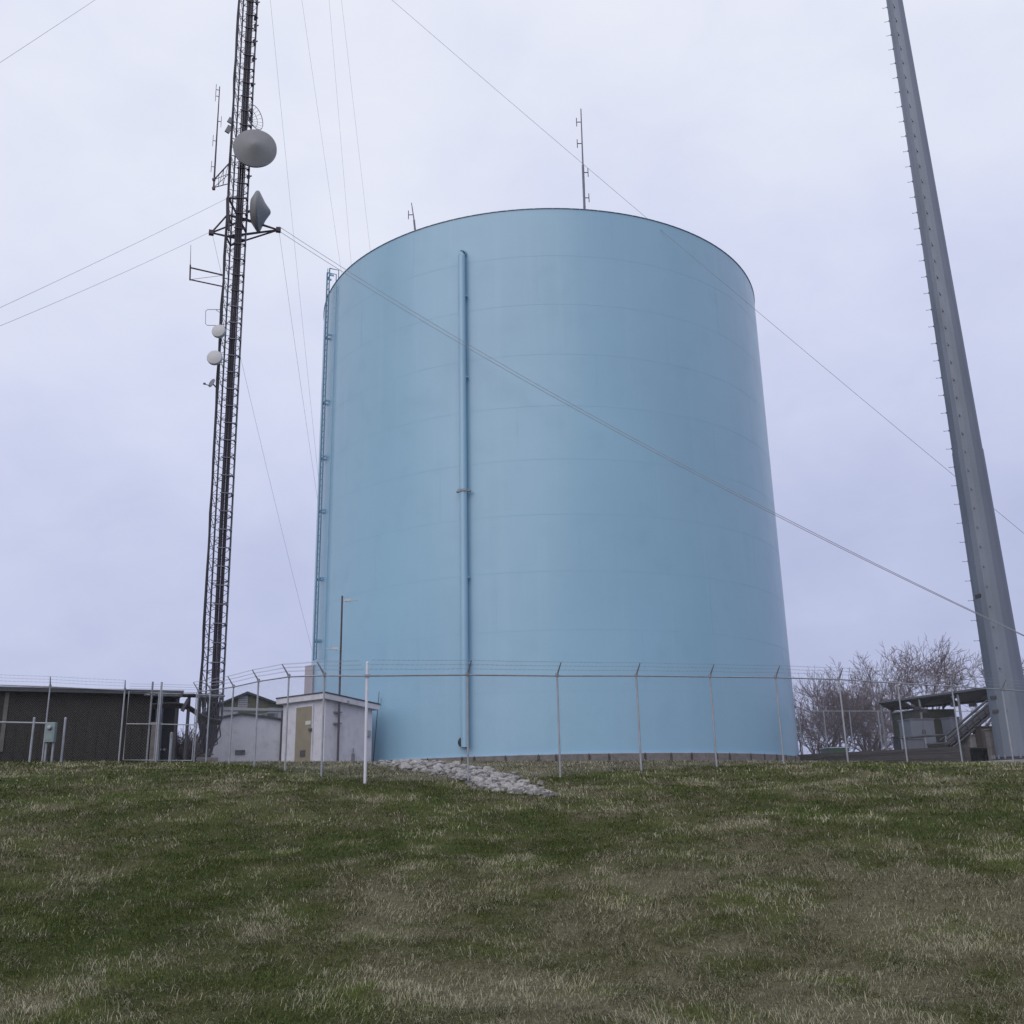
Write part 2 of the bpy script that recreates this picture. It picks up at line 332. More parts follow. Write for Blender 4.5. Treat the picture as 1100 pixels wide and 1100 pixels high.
# ------------------------------------------------------------------ grass blades
def blades():
    P = []; 
    for r0, r1_, dens, ln, wd in ((5.2, 11, 4600, .040, .0034), (11, 16, 2700, .045, .0045), (16, 23, 1100, .05, .007), (23, 38, 300, .055, .012)):
        half = math.radians(35); area = half * (r1_ ** 2 - r0 ** 2); k = int(area * dens)
        r = np.sqrt(rs.uniform(r0 ** 2, r1_ ** 2, k)); a = rs.uniform(-half, half, k)
        P.append(np.stack([r * np.sin(a), r * np.cos(a), np.full(k, ln), np.full(k, wd)], 1))
    P = np.concatenate(P)
    x, y, ln, wd = P.T
    keep = ~((np.hypot(x - TX, y - TY) < TR + .4))
    # tufts: thin out where the fine noise is low
    tn = fbm(x * 5, y * 5, 2, 50); keep &= rs.rand(len(x)) < np.clip((tn - .2) * 2.6, .38, 1) * np.where(patch_arr(x, y) > .97, .55, 1)
    x, y, ln, wd, tn = x[keep], y[keep], ln[keep], wd[keep], tn[keep]; k = len(x)
    z = gz_arr(x, y); pt = patch_arr(x, y)
    dead = rs.rand(k) < np.clip(pt * .85 + .06 + (fbm(x * 3, y * 3, 2, 61) - .5) * 1.6, .03, .93)
    L_ = ln * rs.uniform(.45, 1.35, k) * np.where(dead, 1.3 + 1.3 * (rs.rand(k) < .25), 1) * (0.75 + .6 * tn)
    tilt = np.where(dead, rs.uniform(.9, 1.57, k), rs.uniform(.5, 1.4, k))
    # wind-matted direction varies smoothly, plus scatter
    az = (fbm(x * .8, y * .8, 2, 70) * 9) + rs.normal(0, 1.3, k)
    dx, dy = np.cos(az), np.sin(az)
    sx, sy = -dy, dx
    w2 = wd * rs.uniform(.6, 1.2, k) / 2
    b0 = np.stack([x - sx * w2, y - sy * w2, z - .005], 1); b1 = np.stack([x + sx * w2, y + sy * w2, z - .005], 1)
    h1 = L_ * .55; t1 = tilt * .6
    m0x = x + dx * h1 * np.sin(t1); m0y = y + dy * h1 * np.sin(t1); mz = z + h1 * np.cos(t1)
    m0 = np.stack([m0x - sx * w2 * .8, m0y - sy * w2 * .8, mz], 1); m1 = np.stack([m0x + sx * w2 * .8, m0y + sy * w2 * .8, mz], 1)
    h2 = L_ * .5; t2 = np.minimum(tilt * 1.35, 1.75)
    tp = np.stack([m0x + dx * h2 * np.sin(t2), m0y + dy * h2 * np.sin(t2), np.maximum(mz + h2 * np.cos(t2), z + .006)], 1)
    V = np.stack([b0, b1, m1, m0, tp], 1).reshape(-1, 3).astype(np.float32)
    base = np.arange(k) * 5
    loops = np.stack([base, base + 1, base + 2, base + 3, base + 3, base + 2, base + 4], 1).ravel().astype(np.int32)
    ls = np.stack([np.arange(k) * 7, np.arange(k) * 7 + 4], 1).ravel().astype(np.int32)
    me = bpy.data.meshes.new('grass'); me.vertices.add(len(V)); me.vertices.foreach_set('co', V.ravel())
    me.loops.add(len(loops)); me.loops.foreach_set('vertex_index', loops)
    me.polygons.add(len(ls)); me.polygons.foreach_set('loop_start', ls); me.update(calc_edges=True)
    gcol = np.array([.078, .112, .026])[None] * rs.uniform(.45, 1.35, (k, 1)) + np.array([.045, .036, .012])[None] * rs.rand(k, 1)
    dcol = np.array([.34, .315, .215])[None] * rs.uniform(.22, 1.3, (k, 1))
    cc = np.where(dead[:, None], dcol, gcol)
    cc = np.repeat(np.c_[cc, np.ones(k)], 5, 0).astype(np.float32)
    ca = me.attributes.new('tint', 'FLOAT_COLOR', 'POINT'); ca.data.foreach_set('color', cc.ravel())
    m = bpy.data.materials.new('grass_blades'); m.use_nodes = True; t = m.node_tree; q = t.nodes.new('ShaderNodeAttribute'); q.attribute_name = 'tint'
    t.links.new(q.outputs['Color'], t.nodes['Principled BSDF'].inputs['Base Color'])
    t.nodes['Principled BSDF'].inputs['Roughness'].default_value = .7; t.nodes['Principled BSDF'].inputs['Specular IOR Level'].default_value = .15
    me.materials.append(m)
    o = bpy.data.objects.new('grass', me); C.objects.link(o)
    tag(o, 'mown green and straw coloured winter grass covering the slope', 'grass', kind='stuff')

# ------------------------------------------------------------------ the blue tank
DIST = 50.; TAZ = 0.0333257; TR = .2329104 * DIST; TZ0 = .0351834 * DIST; TZ1 = .5024755 * DIST
TX, TY = math.sin(TAZ) * DIST, math.cos(TAZ) * DIST
def on_tank(px, py, extra=0.):         # point where the pixel ray meets the shell, and the outward normal
    d = ray(px, py); R_ = TR + extra; a = d.x ** 2 + d.y ** 2; bb = d.x * TX + d.y * TY; c = TX ** 2 + TY ** 2 - R_ ** 2
    q = bb * bb - a * c; t = (bb - math.sqrt(max(q, 0))) / a; p = d * t
    nrm = Vector((p.x - TX, p.y - TY, 0)).normalized(); return p, nrm
def ring(mb, r0, r1, z0, z1, n=256, z0b=None):
    i0 = len(mb.v)
    for j in range(n):
        a = 2 * math.pi * j / n; c, s = math.cos(a), math.sin(a)
        for r, z in ((r0, z0), (r1, z0), (r1, z1), (r0, z1)): mb.v.append((TX + r * c, TY + r * s, z))
    for j in range(n):
        k = (j + 1) % n
        for q in range(4):
            mb.f.append((i0 + j * 4 + q, i0 + k * 4 + q, i0 + k * 4 + (q + 1) % 4, i0 + j * 4 + (q + 1) % 4))
tank = thing('water_tank', 'huge sky blue cylindrical steel water tank standing behind the fence', 'water tank', (TX, TY, TZ0))
mb = MB(); nseg = 360
zs = [TZ0, TZ1]
i0 = 0
for z in zs:
    for j in range(nseg):
        a = 2 * math.pi * j / nseg; mb.v.append((TX + TR * math.cos(a), TY + TR * math.sin(a), z))
for j in range(nseg): mb.f.append((j, (j + 1) % nseg, nseg + (j + 1) % nseg, nseg + j))
sh = mb.build('shell', 'tank', tank, smooth=True)
mb = MB(); mb.lathe((TX, TY, TZ1 - .01), (0, 0, 1), [(0, TR + .03), (.02, TR + .03), (.5, TR * .6), (.85, TR * .2), (.9, .01)], 180); mb.build('roof', 'tank', tank, smooth=True)
mb = MB(); ring(mb, TR + .012, TR + .03, TZ1 - .012, TZ1 + .016); mb.build('rim', 'rim', tank)
mb = MB()
NC = 10; ch = (TZ1 - TZ0) / NC
for k in range(1, NC): ring(mb, TR - .01, TR + .002, TZ0 + ch * k - .010, TZ0 + ch * k + .010)
for k in range(NC):
    for j in range(8):
        a = 2 * math.pi * (j + (k * .37) % 1) / 8; p = (TX + (TR + .001) * math.cos(a), TY + (TR + .001) * math.sin(a), TZ0 + ch * (k + .5))
        mb.box(p, (.0024, .012, ch - .03), a)
mb.build('weld_seams', 'weld', tank)
mb = MB(); ring(mb, TR - .1, TR + .07, TZ0 - .03, TZ0 + .012); mb.build('base_plate', 'tankw', tank)
mb = MB(); ring(mb, TR - .5, TR + .16, TZ0 - 1.3, TZ0 - .032); mb.build('foundation', 'conc_b', tank)
for j in range(72):
    a = 2 * math.pi * (j + .3 * random.uniform(-1, 1)) / 72
    if math.sin(a) > .35: continue
    mb = MB(); p = Vector((TX + (TR + .165) * math.cos(a), TY + (TR + .165) * math.sin(a), TZ0 - .17))
    mb.box(p, (.03, .09, .20), a); mb.tube([p + Vector((0, 0, -.12)), p + Vector((0, 0, .16))], .016, 6); mb.build('anchor_bolt', 'rust', tank)
# overflow pipe down the front
pt_, nt_ = on_tank(495.5, 273); pb_, nb_ = on_tank(502, 803)
tn_ = Vector((-nb_.y, nb_.x, 0))
off = .24; base = Vector((pb_.x, pb_.y, 0)) + nb_ * off
ztop, zbot = pt_.z, pb_.z
mb = MB(); mb.tube([base + Vector((0, 0, z)) for z in (zbot, zbot + .05, ztop - .25, ztop - .12)] + [base + Vector((0, 0, ztop)) - nb_ * .22], .155, 16)
op = mb.build('overflow_pipe', 'tank', tank, smooth=True)
zc = on_tank(501, 529)[0].z
mb = MB(); mb.box(base + Vector((0, 0, zc)) - nb_ * .05, (.62, .10, .07), math.atan2(tn_.y, tn_.x)); mb.box(base + Vector((0, 0, zc)) + nb_ * .17, (.36, .03, .09), math.atan2(tn_.y, tn_.x))
mb.build('pipe_clamp', 'galv_dark', tank)
for zz in (ztop - 2.2, ztop - 6.0, zc - 3.6, zc - 7):
    mb = MB(); mb.box(base + Vector((0, 0, zz)) - nb_ * .10, (.40, .16, .06), math.atan2(tn_.y, tn_.x)); mb.build('pipe_bracket', 'weld', tank)
ff, nf = on_tank(498.5, 797.5)
mb = MB(); mb.lathe(ff, nf, [(0, .17), (.10, .17), (.10, .20), (.14, .20), (.16, .14), (.17, .03)], 20); mb.build('flap_valve', 'black', tank, smooth=True)
# ladder at the left edge
plad, nlad = on_tank(349, 500)
a0 = math.atan2(plad.y - TY, plad.x - TX)
def lad(a, ex, z): return Vector((TX + (TR + ex) * math.cos(a), TY + (TR + ex) * math.sin(a), z))
zl0 = at(335, 716, 48).z; zl1 = TZ1 + .95
mbr = MB()
da = .46 / TR
for s_ in (0, 1):
    a = a0 + da * s_
    mbr.tube([lad(a, .22, zl0), lad(a, .22, zl1)], .034, 6)
    mbr.tube([lad(a, .22, zl1), lad(a, -.25, zl1), lad(a, -.25, TZ1)], .026, 6)
z = zl0
while z < zl1 - .1:
    mbr.tube([lad(a0, .22, z), lad(a0 + da, .22, z)], .013, 5); z += .305
mbr.tube([lad(a0 + da / 2, .25, zl0), lad(a0 + da / 2, .25, zl1 + .1)], .02, 6)
mbr.build('ladder', M['galv_dark'] if False else mat('ladder_paint', (.14, .25, .36), .5, 0, .1, 3), tank)
for py in (321, 374, 438, 494, 549, 620, 686):
    zz = on_tank(349, py)[0].z
    mb = MB()
    for s_ in (-.0, 1.0):
        a = a0 + da * s_; mb.box((lad(a, .11, zz)), (.24, .04, .09), a)
    mb.tube([lad(a0 - da * .1, .19, zz), lad(a0 + da * 1.1, .19, zz)], .035, 6); mb.build('ladder_bracket', 'weld', tank)
# conduit beside the ladder
mb = MB(); ac = a0 + 1.15 / TR; mb.tube([lad(ac, .06, TZ0), lad(ac, .06, TZ1 - .3)], .022, 6); mb.build('conduit', 'weld', tank)
# ladder guard box
gp = at(335.5, 745, 47.2); zt = at(335.5, 715, 47.2).z
mb = MB(); rzg = math.atan2(nlad.y, nlad.x)
mb.box((gp.x, gp.y, (zt + TZ0 - .4) / 2), (.62, .5, zt - TZ0 + .4), -.75); mb.build('ladder_guard', mat('guard_panel', (.42, .38, .43), .6, .1, .06, 2), tank, bevel=.02)

# ------------------------------------------------------------------ roof antennas on the tank
def roof_antenna(px, py0, py1, px1, spots, label, thick):
    d0, _ = on_tank(px, py0); p = Vector((d0.x, d0.y, TZ1)); inward = (Vector((TX, TY, 0)) - Vector((p.x, p.y, 0))).normalized() * .25
    p = p + inward; rr = math.hypot(p.x, p.y); zt = at(px1, py1, rr).z; tp = at(px1, py1, rr); top = Vector((p.x * .5 + tp.x * .5, p.y * .5 + tp.y * .5, zt)); top = Vector((tp.x, tp.y, zt))
    o = thing('roof_antenna', label, 'antenna', p, 'antennas on the tank roof')
    mb = MB(); mid = p.lerp(top, .45); mb.tube([p - Vector((0, 0, .3)), mid, mid + Vector((0, 0, .01)), top], [.05 * thick, .05 * thick, .033 * thick, .022 * thick], 8); mb.build('mast', 'tower_lt', o)
    mb = MB(); mb.box(p, (.25, .25, .10)); mb.build('base', 'galv_dark', o)
    for f, s_ in spots:
        q = p.lerp(top, f); mb = MB(); mb.tube([q, q + Vector((.22 * s_, 0, 0))], .02, 6); mb.tube([q + Vector((.22 * s_, 0, -.22)), q + Vector((.22 * s_, 0, .22))], .02, 6); mb.build('dipole', 'tower', o)
roof_antenna(629.5, 229, 117, 624, ((.14, 1), (.38, 1), (.66, -1), (.87, -1)), 'tall thin dipole antenna standing on the tank roof right of centre', 1.1)
roof_antenna(443.5, 251, 218, 442, ((.62, -1),), 'short thin antenna standing on the left part of the tank roof', .9)

# ------------------------------------------------------------------ guyed lattice tower
TWR = 42.
def twc(py):           # tower axis
    y0, y1 = 740., 0.; x = 228.7 + (267.5 - 228.7) * (y0 - py) / (y0 - y1); return at(x, py, TWR)
pa, pb = twc(740), twc(0)
ax = (pb - pa)
def tw(z): return pa + ax * ((z - pa.z) / ax.z)
tb = at(222.5, 820, TWR); tbz = g(tb.x, tb.y)
tower = thing('guyed_radio_tower', 'tall dark triangular lattice radio tower with guy wires', 'radio tower', (tb.x, tb.y, tbz))
ea = Vector((pa.y, -pa.x, 0)).normalized(); eb = Vector((pa.x, pa.y, 0)).normalized()   # across the view, and away
LG = [ea * -.46 + eb * -.25, ea * -.26 + eb * .50, ea * .40 + eb * -.12]
ZT = 82.; ztap = at(237, 772, TWR).z
bp_ = Vector((tb.x, tb.y, tbz + .12))
def leg(i, z):
    if z >= ztap: return tw(z) + LG[i]
    f = (z - bp_.z) / (ztap - bp_.z); return bp_.lerp(tw(ztap) + LG[i], max(0, f)) + LG[i] * .12 * (1 - f)
for i in range(3):
    zz = [bp_.z + .02, ztap] + list(np.arange(ztap + 6, ZT, 6.))
    mb = MB(); mb.tube([leg(i, z) for z in zz], (.05, .038, .042)[i], 8); mb.build('leg', 'tower', tower)
mb = MB(); z = ztap - 1.8; st = .46; k = 0
while z < ZT - 1:
    for a, b in ((0, 1), (1, 2), (2, 0)):
        p, q = (a, b) if (k % 2 == 0) else (b, a)
        mb.tube([leg(p, z), leg(q, z + st)], .014, 4, cap=False)
        if k % 2 == 0: mb.tube([leg(a, z), leg(b, z)], .013, 4, cap=False)
    z += st; k += 1
mb.build('lattice', 'tower_lt', tower)
# coax bundle (flat pack of cables) in front of the face, left cable run, brackets
mb = MB()
for j in range(6):
    o_ = ea * (-.06 + .052 * j) + eb * (-.32 - .02 * (j % 2))
    zz = [ztap - 1.5 + .2 * (j % 3), ztap] + list(np.arange(ztap + 3, ZT, 3.))
    mb.tube([(leg(0, z) * .5 + leg(2, z) * .5 if z < ztap else tw(z)) + o_ + ea * random.uniform(-.008, .008) for z in zz], .029, 6)
cb = mb.build('coax_bundle', 'cable', tower)
mb = MB()
zz = [tbz + .3, ztap] + list(np.arange(ztap + 1.2, ZT, 1.2))
mb.tube([leg(0, z) + ea * (random.uniform(-.06, 0)) + eb * -.06 for z in zz], .035, 6)
mb.tube([leg(0, z) + ea * (random.uniform(-.03, .04)) + eb * -.09 for z in zz], .022, 6)
mb.build('feed_line', 'cable', tower)
mb = MB(); zz = [ztap - 2, ztap] + list(np.arange(ztap + 1.2, ZT, 1.2))
mb.tube([leg(2, z) + ea * (.02) + eb * -.12 for z in zz], .02, 6); mb.build('feed_line', 'tower_lt', tower)
z = ztap + .6
while z < 60:
    c = tw(z); mb = MB(); rr_ = math.atan2(ea.y, ea.x)
    mb.box(c + ea * .12 + eb * -.37, (.52, .05, .04), rr_)
    if z > 1: mb.box(c + ea * .38 + eb * -.30, (.12, .10, .09), rr_)
    mb.build('cable_bracket', 'tower_lt' if z < 22 else 'tower', tower); z += .79
# swollen tangle of coax loops at the base
mb = MB()
for j in range(16):
    a_ = leg(0, ztap + .8) * (j / 15) + leg(2, ztap + .8) * (1 - j / 15) + eb * -.3
    q = at(212 + j * .6, 772 + (j % 5) * 1.5, TWR - .4)
    mid = leg(j % 3, ztap - .6 - .05 * j) + ea * random.uniform(-.2, .2) + eb * -.35
    mb.tube([a_, a_.lerp(mid, .5) + ea * random.uniform(-.1, .1), mid, bp_ + Vector((random.uniform(-.25, .25), -.2, random.uniform(.2, .6)))], .026, 6)
mb.build('cable_tangle', 'cable', tower)
mb = MB(); mb.box((tb.x, tb.y, tbz - .08), (.8, .8, .5), .3); mb.build('footing', 'conc_b', tower, bevel=.03)
mb = MB(); mb.lathe((tb.x, tb.y, tbz + .27), (0, 0, 1), [(0, .22), (.05, .22), (.06, .1), (.16, .09)], 16); mb.build('base_plate', 'galv_dark', tower)
# torque arms
def frame_arm(py, tips, rr=.04):
    c = twc(py)
    for (tx, ty, dr) in tips:
        tip = at(tx, ty, TWR + dr)
        mb = MB(); zt_ = c.z + .55
        for i in (0, 1, 2): mb.tube([leg(i, zt_ if i != 1 else c.z - .1), tip], rr, 6)
        for i in (0, 2): mb.tube([leg(i, c.z - .55), tip], rr, 6)
        mb.box(tip, (.22, .2, .2), .3); mb.build('torque_arm', 'tower', tower)
    for zz in (c.z - .55, c.z + .55):
        mb = MB()
        for a, b in ((0, 1), (1, 2), (2, 0)): mb.tube([leg(a, zz), leg(b, zz)], .045, 6)
        mb.build('arm_ring', 'tower', tower)
frame_arm(247, ((227, 250, -.2), (299, 247, -.1)))
mb = MB(); c = twc(213); tip = at(244, 213, TWR - .6)
for i in (0, 1, 2): mb.tube([leg(i, c.z), tip], .04, 6)
mb.tube([tip, leg(0, c.z - 1.2)], .05, 6); mb.tube([at(245, 211, TWR - .6), at(246, 248, TWR - .5)], .05, 6); mb.tube([leg(0, c.z - .2), leg(2, c.z - 1.8)], .05, 6); mb.build('torque_arm', 'tower', tower)
# guys
def guy(p0, p1, sag, r=.006):
    n = 28; pts = []
    for i in range(n + 1):
        t = i / n; p = p0.lerp(p1, t); p.z -= 4 * sag * t * (1 - t); pts.append(p)
    mb = MB(); mb.tube(pts, r, 5); mb.build('guy_wire', 'guy', tower)
AR1 = at(368, 758, 72); AR2 = at(437, 757, 118)
def tpt(px_y):         # point on tower axis above the frame
    return twc(px_y)
guy(tpt(-153), AR1, .6); guy(at(300, 250, TWR), AR1 + Vector((.5, 0, 0)), .5, .006); guy(at(228, 251, TWR), at(352, 762, 70), .5, .006)
guy(tpt(-290), AR2, .9); guy(tpt(-640), AR2 + Vector((-2, 0, 0)), 1.2, .007); guy(tpt(-600), AR2 + Vector((2, 0, 0)), 1.0, .007)
guy(at(244, 213, TWR - .6), at(-330, 480, 30), .15, .007); guy(at(226, 249, TWR), at(-330, 478, 30.5), .3, .007)
guy(tpt(-116), at(-330, 281, 28), .15, .007)
AN1 = at(1262, 757, 37)
guy(at(300, 243.5, TWR), AN1, .95, .012); guy(at(301, 249, TWR), AN1, .95, .012)
guy(tpt(-128), at(1330, 762, 48), .4, .009)

# ------------------------------------------------------------------ antennas on the tower
def pipe_to_tower(o, p, i=2, r=.035, dz=0):
    mb = MB(); q = leg(i, p.z + dz); mb.tube([p, q], r, 6); mb.tube([leg(i, p.z - .35), leg(i, p.z + .35)], .06, 8); mb.build('mount', 'tower', o)
def vdir(dx, dy, dz):      # dx: right, dy: away, dz: up, relative to the line of sight to the tower
    return (ea * dx + eb * dy + Vector((0, 0, dz))).normalized()
# large radome dish facing the camera
p = at(274, 160, TWR - .9)
o = thing('microwave_dish', 'large round grey microwave dish facing forward high on the lattice tower', 'dish antenna', p)
axd = vdir(-.10, -1, -.02)
mb = MB(); mb.lathe(p, axd, [(-.42, .25), (-.40, .45), (-.22, .78), (0, .955), (.06, .97), (.10, .96), (.16, .80), (.26, .5), (.37, .22), (.43, .04)], 48); mb.build('radome', 'dish', o, smooth=True)
mb = MB(); mb.lathe(p, axd, [(-.02, .95), (-.02, .985), (.09, .985), (.09, .955)], 48); mb.build('rim', 'galv_dark', o)
pipe_to_tower(o, p - axd * .4, 2, .06)
# side-on shrouded dish pointing right
p = at(276, 227, TWR - .3)
o = thing('microwave_dish', 'grey microwave dish seen side-on pointing right above the torque arms', 'dish antenna', p)
axd = vdir(1, -.15, 0)
mb = MB(); mb.lathe(p, axd, [(-.30, .2), (-.25, .55), (-.02, .90), (.05, .93), (.12, .90), (.38, .40), (.60, .10), (.62, .03)], 40); mb.build('radome', 'dish', o, smooth=True)
pipe_to_tower(o, p - axd * .28, 2, .06)
# grid dish, seen nearly from behind
p = at(274.5, 126, TWR)
o = thing('grid_dish', 'open wire grid dish edge-on just above the large round dish', 'dish antenna', p)
axd = vdir(.75, -.6, .0); u_ = Vector((0, 0, 1)); v_ = axd.cross(u_).normalized()
mb = MB()
for rr_ in (.58, .40, .2):
    mb.tube([p + axd * (-.35 * (1 - (rr_ / .58) ** 2)) + (u_ * math.cos(t) + v_ * math.sin(t)) * rr_ for t in np.linspace(0, 2 * math.pi, 33)], .018 if rr_ > .5 else .012, 5)
for k in range(9):
    a = k / 9 * math.pi
    mb.tube([p + axd * (-.35 * (1 - s * s)) + (u_ * math.cos(a) + v_ * math.sin(a)) * .58 * s for s in np.linspace(-1, 1, 9)], .008, 4)
mb.build('grid', 'tower_lt', o); pipe_to_tower(o, p - axd * .35, 2, .03)
def round_dish(px, py, r, label, ax_, i=0, dr=-.75):
    p = at(px, py, TWR + dr); o = thing('small_dish', label, 'dish antenna', p, 'small dishes on the tower')
    mb = MB(); mb.lathe(p, ax_, [(-.22, r * .35), (-.16, r * .75), (0, r), (.10, r), (.14, r * .93), (.17, r * .5), (.18, .02)], 28); mb.build('radome', 'dish_w', o, smooth=True)
    pipe_to_tower(o, p - ax_ * .2, i); return o
round_dish(235.5, 356.5, .30, 'upper of two small white round dishes on the tower left side', vdir(-.35, -1, 0))
round_dish(231, 385, .33, 'lower of two small white round dishes on the tower left side', vdir(-.25, -1, 0))
p = at(227.5, 411.5, TWR - .1)
o = thing('offset_dish', 'tiny tilted oval dish with feed arm below the two white dishes', 'dish antenna', p)
axd = vdir(-.8, -.55, .25)
mb = MB(); mb.lathe(p, axd, [(-.06, .04), (-.04, .12), (0, .21), (.015, .21)], 24); mb.build('reflector', 'cabinet', o, smooth=True)
mb = MB(); mb.tube([p - Vector((0, 0, .15)), p + axd * .35 - Vector((0, 0, .25))], .018, 6); mb.box(p + axd * .37 - Vector((0, 0, .24)), (.09, .07, .07)); mb.build('feed_arm', 'tower', o); pipe_to_tower(o, p - axd * .05, 0, .03, -.3)
p = at(234.5, 399, TWR - .1); o = thing('panel_antenna', 'small dark box antenna between round dish and tilted dish', 'antenna', p)
mb = MB(); mb.box(p, (.13, .12, .26), .2); mb.build('panel', 'tower_lt', o, bevel=.015); mb = MB(); mb.tube([p, leg(0, p.z)], .025, 6); mb.tube([p - Vector((0, 0, .9)), p + Vector((0, 0, .2))], .018, 6); mb.build('mount', 'tower', o)
# square loop antenna
o = thing('loop_antenna', 'thin square loop antenna beside the tower above the white dishes', 'antenna', at(230, 341, TWR))
cs = [(221, 334), (223, 332.5), (238, 332.5), (239.5, 334), (238.5, 347), (237, 349.5), (222.5, 349.5), (220.7, 347.5), (221, 334)]
mb = MB(); mb.tube([at(a, b, TWR) for a, b in cs], .014, 6); mb.build('loop', 'galv', o)
mb = MB(); mb.tube([at(238, 333, TWR), leg(0, at(242, 332, TWR).z)], .015, 6); mb.tube([at(232, 333, TWR), at(238, 337, TWR), at(236.5, 349, TWR)], .012, 6); mb.build('mount', 'tower_lt', o)
# side arm with whip
o = thing('side_arm_antenna', 'two-bar side arm with thin vertical whip left of the tower', 'antenna', at(204, 292, TWR))
mb = MB(); mb.tube([at(204.5, 287.5, TWR), leg(0, at(243, 299, TWR).z)], .035, 6); mb.tube([at(204, 300.3, TWR), leg(0, at(242, 311, TWR).z)], .03, 6); mb.tube([at(204, 300.3, TWR), leg(0, at(243, 299, TWR).z)], .01, 5); mb.tube([at(204.5, 284.5, TWR), at(204, 301, TWR)], .035, 6); mb.build('side_arm', 'tower', o)
mb = MB(); mb.tube([at(204.5, 285, TWR), at(205, 263, TWR)], [.018, .01], 6); mb.build('whip', 'galv_dark', o)
# long dipole array upper left
o = thing('dipole_array', 'long thin vertical dipole mast on a side arm, upper left of tower', 'antenna', at(230, 202, TWR))
b0, b1 = at(229.5, 202.5, TWR), at(236, 93, TWR)
mb = MB(); mb.tube([b0, b0.lerp(b1, .5), b1], [.045, .035, .022], 8); mb.box(b0, (.12, .12, .12)); mb.box(at(229.7, 193, TWR), (.12, .12, .1)); mb.build('mast', 'tower', o)
for (py, s_) in ((104, -1), (131, 1), (152.5, -1), (180, -1), (97, -1)):
    f = (202.5 - py) / 109.5; q = b0.lerp(b1, f); mb = MB(); mb.tube([q, q + ea * .16 * s_], .018, 5); mb.tube([q + ea * .16 * s_ - Vector((0, 0, .3)), q + ea * .16 * s_ + Vector((0, 0, .3))], .014, 5); mb.build('dipole', 'tower_lt', o)
mb = MB(); l1, l2 = leg(0, at(250, 178, TWR).z), leg(0, at(249, 201, TWR).z); m1_ = leg(0, at(249, 190, TWR).z)
a1, a2 = at(230, 193, TWR), at(229.5, 201.5, TWR)
mb.tube([a1, l1], .03, 6); mb.tube([a2, l2], .022, 6); mb.tube([a1, m1_], .014, 5); mb.tube([a2, m1_], .014, 5)
for f in (.3, .6): mb.tube([a1.lerp(l1, f), a2.lerp(l2, f)], .012, 5); mb.tube([a2.lerp(l2, f), a1.lerp(l1, f + .3)], .012, 5)
mb.build('side_arm', 'tower', o)
# panels upper left
for (px, py, lab, kx) in ((247.5, 129.5, 'small dark panel antenna on the tower left of the grid dish', .22), (245.5, 139, 'pale diamond shaped panel antenna on the tower left of the big dish', .34)):
    p = at(px, py, TWR - .3); o = thing('panel_antenna', lab, 'antenna', p)
    mb = MB(); Rm = Matrix.Rotation(.5, 3, 'Z') @ Matrix.Rotation(.35, 3, 'Y'); mb.box(p, (.22, .08, kx + .08), rot=Rm); mb.build('panel', 'galv_dark' if kx < .3 else 'dish', o, bevel=.01)
    mb = MB(); mb.tube([p, leg(0, p.z)], .03, 6); mb.tube([at(251, 120, TWR - .3) if kx < .3 else p + ea * .16, p + ea * .16 - Vector((0, 0, .4))], .02, 6); mb.build('mount', 'tower', o)
# small radio units on the right side of the mast
for k, (px, py) in enumerate(((277.5, 3), (275.5, 20), (276, 28), (275, 45), (274, 64), (272.5, 91), (268, 176), (268.5, 190))):
    p = at(px - 1.5, py, TWR); o = thing('radio_unit', ('dark radio unit on the tower, topmost of those on its right side', 'dark radio unit second from the top on the tower right side', 'dark radio unit third from the top on the tower right side', 'dark radio unit fourth from the top on the tower right side', 'dark radio unit fifth from the top on the tower right side', 'dark radio unit on the tower just above the grid dish', 'upper dark radio unit just below the large round dish', 'lower dark radio unit between the large dish and side-on dish')[k], 'radio unit', p, 'radio units on the tower')
    mb = MB(); mb.box(p, (.12, .12, .16), .3 * k); mb.tube([p, p + ea * .14 + Vector((0, 0, .08))], .03, 6); mb.build('housing', 'tower', o)
    mb = MB(); mb.tube([p, leg(2, p.z)], .03, 6); mb.build('mount', 'tower', o)

# ------------------------------------------------------------------ monopole
PR = 41.
pL, pR = at(1070, 813, PR), at(1115.5, 813, PR); pc = (pL + pR) * .5; rb = (pR - pL).length / 2
tL, tR = at(952, 0, PR), at(969.3, 0, PR); tc_ = (tL + tR) * .5; rt = (tR - tL).length / 2
z0 = at(1092, 813, PR).z; zt = tc_.z; rate = (rb - rt) / (zt - z0)
pc.z = z0; HT = 44.; rtop = rb - rate * (HT - z0)
gz0 = g(pc.x, pc.y)
mono = thing('monopole', 'tall tapering grey steel monopole with step pegs at the right', 'monopole tower', (pc.x, pc.y, gz0))
lean = (tc_ - pc) * (1 / (zt - z0))          # axis as photographed
def pax(z): return Vector((pc.x + lean.x * (z - z0), pc.y + lean.y * (z - z0), z))
def prad(z): return rb - rate * (z - z0)
zj = at(1035, 486, PR).z
rot0 = math.atan2(-pc.y, -pc.x) + math.radians(24)
mb = MB(); NS = 18
for (za, zb, ex) in ((z0, zj, 0), (zj - .0, HT, -.02)):
    i0 = len(mb.v)
    for z in (za, zb):
        for j in range(NS):
            a = rot0 + 2 * math.pi * j / NS; c = pax(z); mb.v.append((c.x + (prad(z) + ex) * math.cos(a), c.y + (prad(z) + ex) * math.sin(a), z))
    for j in range(NS): mb.f.append((i0 + j, i0 + (j + 1) % NS, i0 + NS + (j + 1) % NS, i0 + NS + j))
    mb.f.append(tuple(i0 + NS + j for j in range(NS)))
mb.build('shaft', 'pole', mono)
